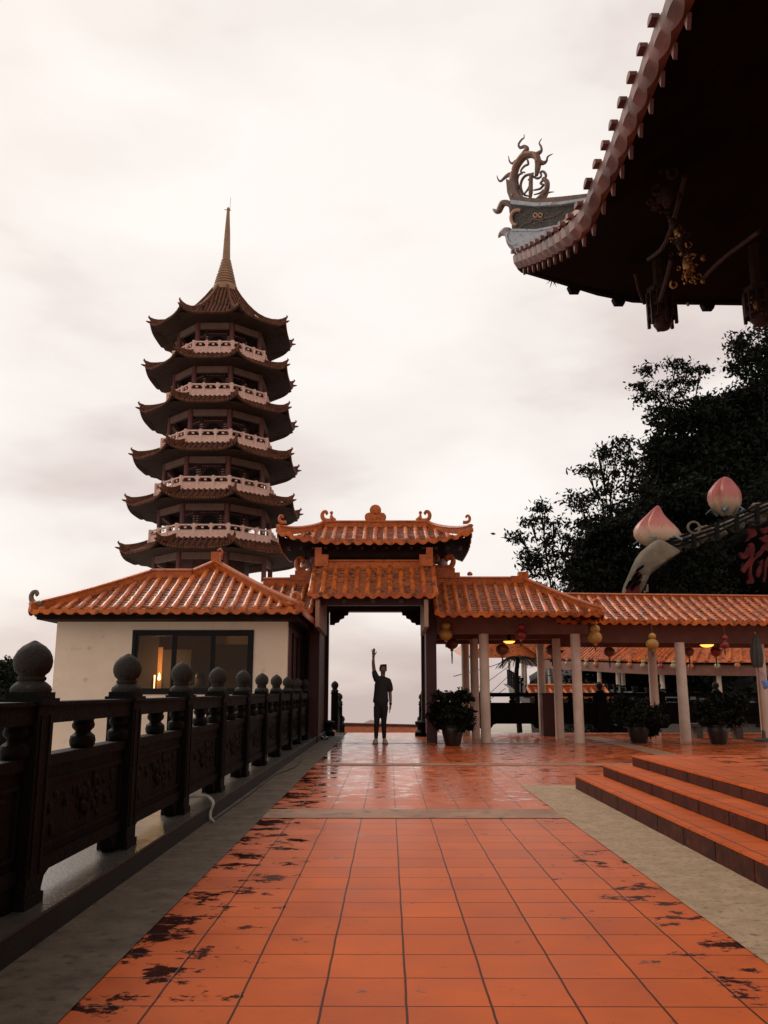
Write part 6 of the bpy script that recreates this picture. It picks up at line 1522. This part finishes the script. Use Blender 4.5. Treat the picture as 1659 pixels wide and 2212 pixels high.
# ------------------------------------------------------------------ small things at the left
pts = [G(*q, z=zz) for q, zz in (((418, 1722), 0.21), ((436, 1719), 0.21), ((452, 1722), 0.20), ((461, 1735), 0.16), ((460, 1752), 0.10), ((462, 1766), 0.04), ((467, 1772), 0.012))]
pts[3].x = max(pts[3].x, -1.63); pts[4] = Vector((-1.628, pts[3].y-0.02, 0.09)); pts[5] = Vector((-1.62, pts[3].y-0.06, 0.035)); pts[6] = Vector((-1.57, pts[3].y-0.12, 0.012))
pts = [Vector((-1.98, pts[0].y+0.05, 0.19))]+pts[1:]
b = MB(); b.tube(catmull(pts, 5), 0.013, 8); tag(b.build('hose', M['hose'], None, True, pts[-1]), 'short white hose looping over the kerb between the balustrade posts', 'hose')
b = MB(); b.tube(catmull([(-1.60, 8.2, 0.010), (-1.585, 10.5, 0.010), (-1.60, 12.5, 0.010), (-1.45, 14.0, 0.010), (-1.58, 16.5, 0.010), (-1.5, 18.6, 0.010)], 5), 0.008, 5); tag(b.build('cable', M['frame'], None, True, (-1.6, 12, 0)), 'thin black cable lying along the foot of the left kerb', 'cable')
bs = G(0, 1600); sb = P(15, 1600, 26); b = MB(); cs = []; g = random.Random(8)
bush = thing('shrub', (sb.x, 26, -2.6), 'dark leafy treetop rising behind the balustrade at the left edge', 'tree')
for (x, y, rx, ry) in ((20, 1470, 26, 26), (-10, 1480, 30, 40), (30, 1500, 20, 20), (8, 1445, 14, 12), (36, 1465, 8, 8), (0, 1530, 40, 30), (22, 1432, 5, 8)):
    for i in range(int(rx*ry*0.05)+3):
        c = P(x+g.uniform(-rx, rx), y+g.uniform(-ry, ry), 26+g.uniform(-.5, .5)); cs.append(tuple(c))
leaf_cloud(b, cs, len(cs)*30, 0.13, 0.15, 8, 0.6); b.build('crown', M['leaf2'], bush)
b = MB(); b.tube([(sb.x, 26, -2.6), (sb.x-0.2, 26, 0), (sb.x, 26, 1.2)], [0.12, 0.09, 0.03], 7); b.build('trunk', M['bark'], bush)
# crumpled plastic by the left gate pillar
b = MB(); c = G(694, 1598); g = random.Random(5); b.ball(c+Vector((0, 0, 0.03)), 0.12, 12, 6, (1.6, 0.8, 0.35)); b.v = [(x+g.uniform(-.015, .015), y+g.uniform(-.015, .015), max(0.008, z+g.uniform(-.02, .03))) for x, y, z in b.v]
tag(b.build('plastic_sheet', M['glassdark'], None, False, c), 'crumpled clear plastic sheet at the foot of the left gate pillar', 'plastic sheet')
# overhead cables and palm beyond the walkway
for i, ((x0, y0), (x1, y1)) in enumerate((((1040, 1478), (1098, 1440)), ((1044, 1506), (1104, 1455)), ((1040, 1442), (1125, 1415)), ((1060, 1506), (1092, 1487)))):
    a = P(x0-60, y0+(y0-y1)/(x1-x0)*60, 46); c = P(x1, y1, 60)
    b = MB(); b.tube([a, a.lerp(c, .5)+Vector((0, 0, -0.12)), c], 0.022, 4); tag(b.build('overhead_cable', M['frame'], None, False, a), 'thin cable slanting up to the distant corridor between the white columns', 'cable', 'overhead cables beyond the walkway')
pc = P(1120, 1420, 60); palm = thing('palm_tree', (pc.x, 60, -3), 'palm tree with drooping fronds beside the distant corridor', 'tree')
b = MB(); b.tube(catmull([(pc.x, 60, -3), (pc.x-0.2, 60, pc.z*0.5), pc], 3), [.2, .19, .18, .16, .15, .14, .13], 8); b.build('trunk', M['bark'], palm, True)
b = MB(); g = random.Random(2)
for k in range(13):
    a = 2*PI*k/13; d = Vector((math.cos(a), math.sin(a)*0.7, 0)); L = 1.5+g.uniform(-.2, .2); sp_pts = [pc+d*L*s_+Vector((0, 0, 0.55*s_-1.25*s_*s_)) for s_ in [i/7 for i in range(8)]]
    b.tube(sp_pts, [.03]*7+[.01], 4); sd = Vector((-d.y, d.x, 0))
    for i in range(1, 8):
        for j in range(3):
            q = sp_pts[i-1].lerp(sp_pts[i], j/3)
            for s_ in (-1, 1):
                e = q+sd*s_*0.30+d*0.16+Vector((0, 0, -0.22)); b.add([q, q+d*0.05, e], [(0, 1, 2)])
b.build('fronds', M['leaf'], palm)
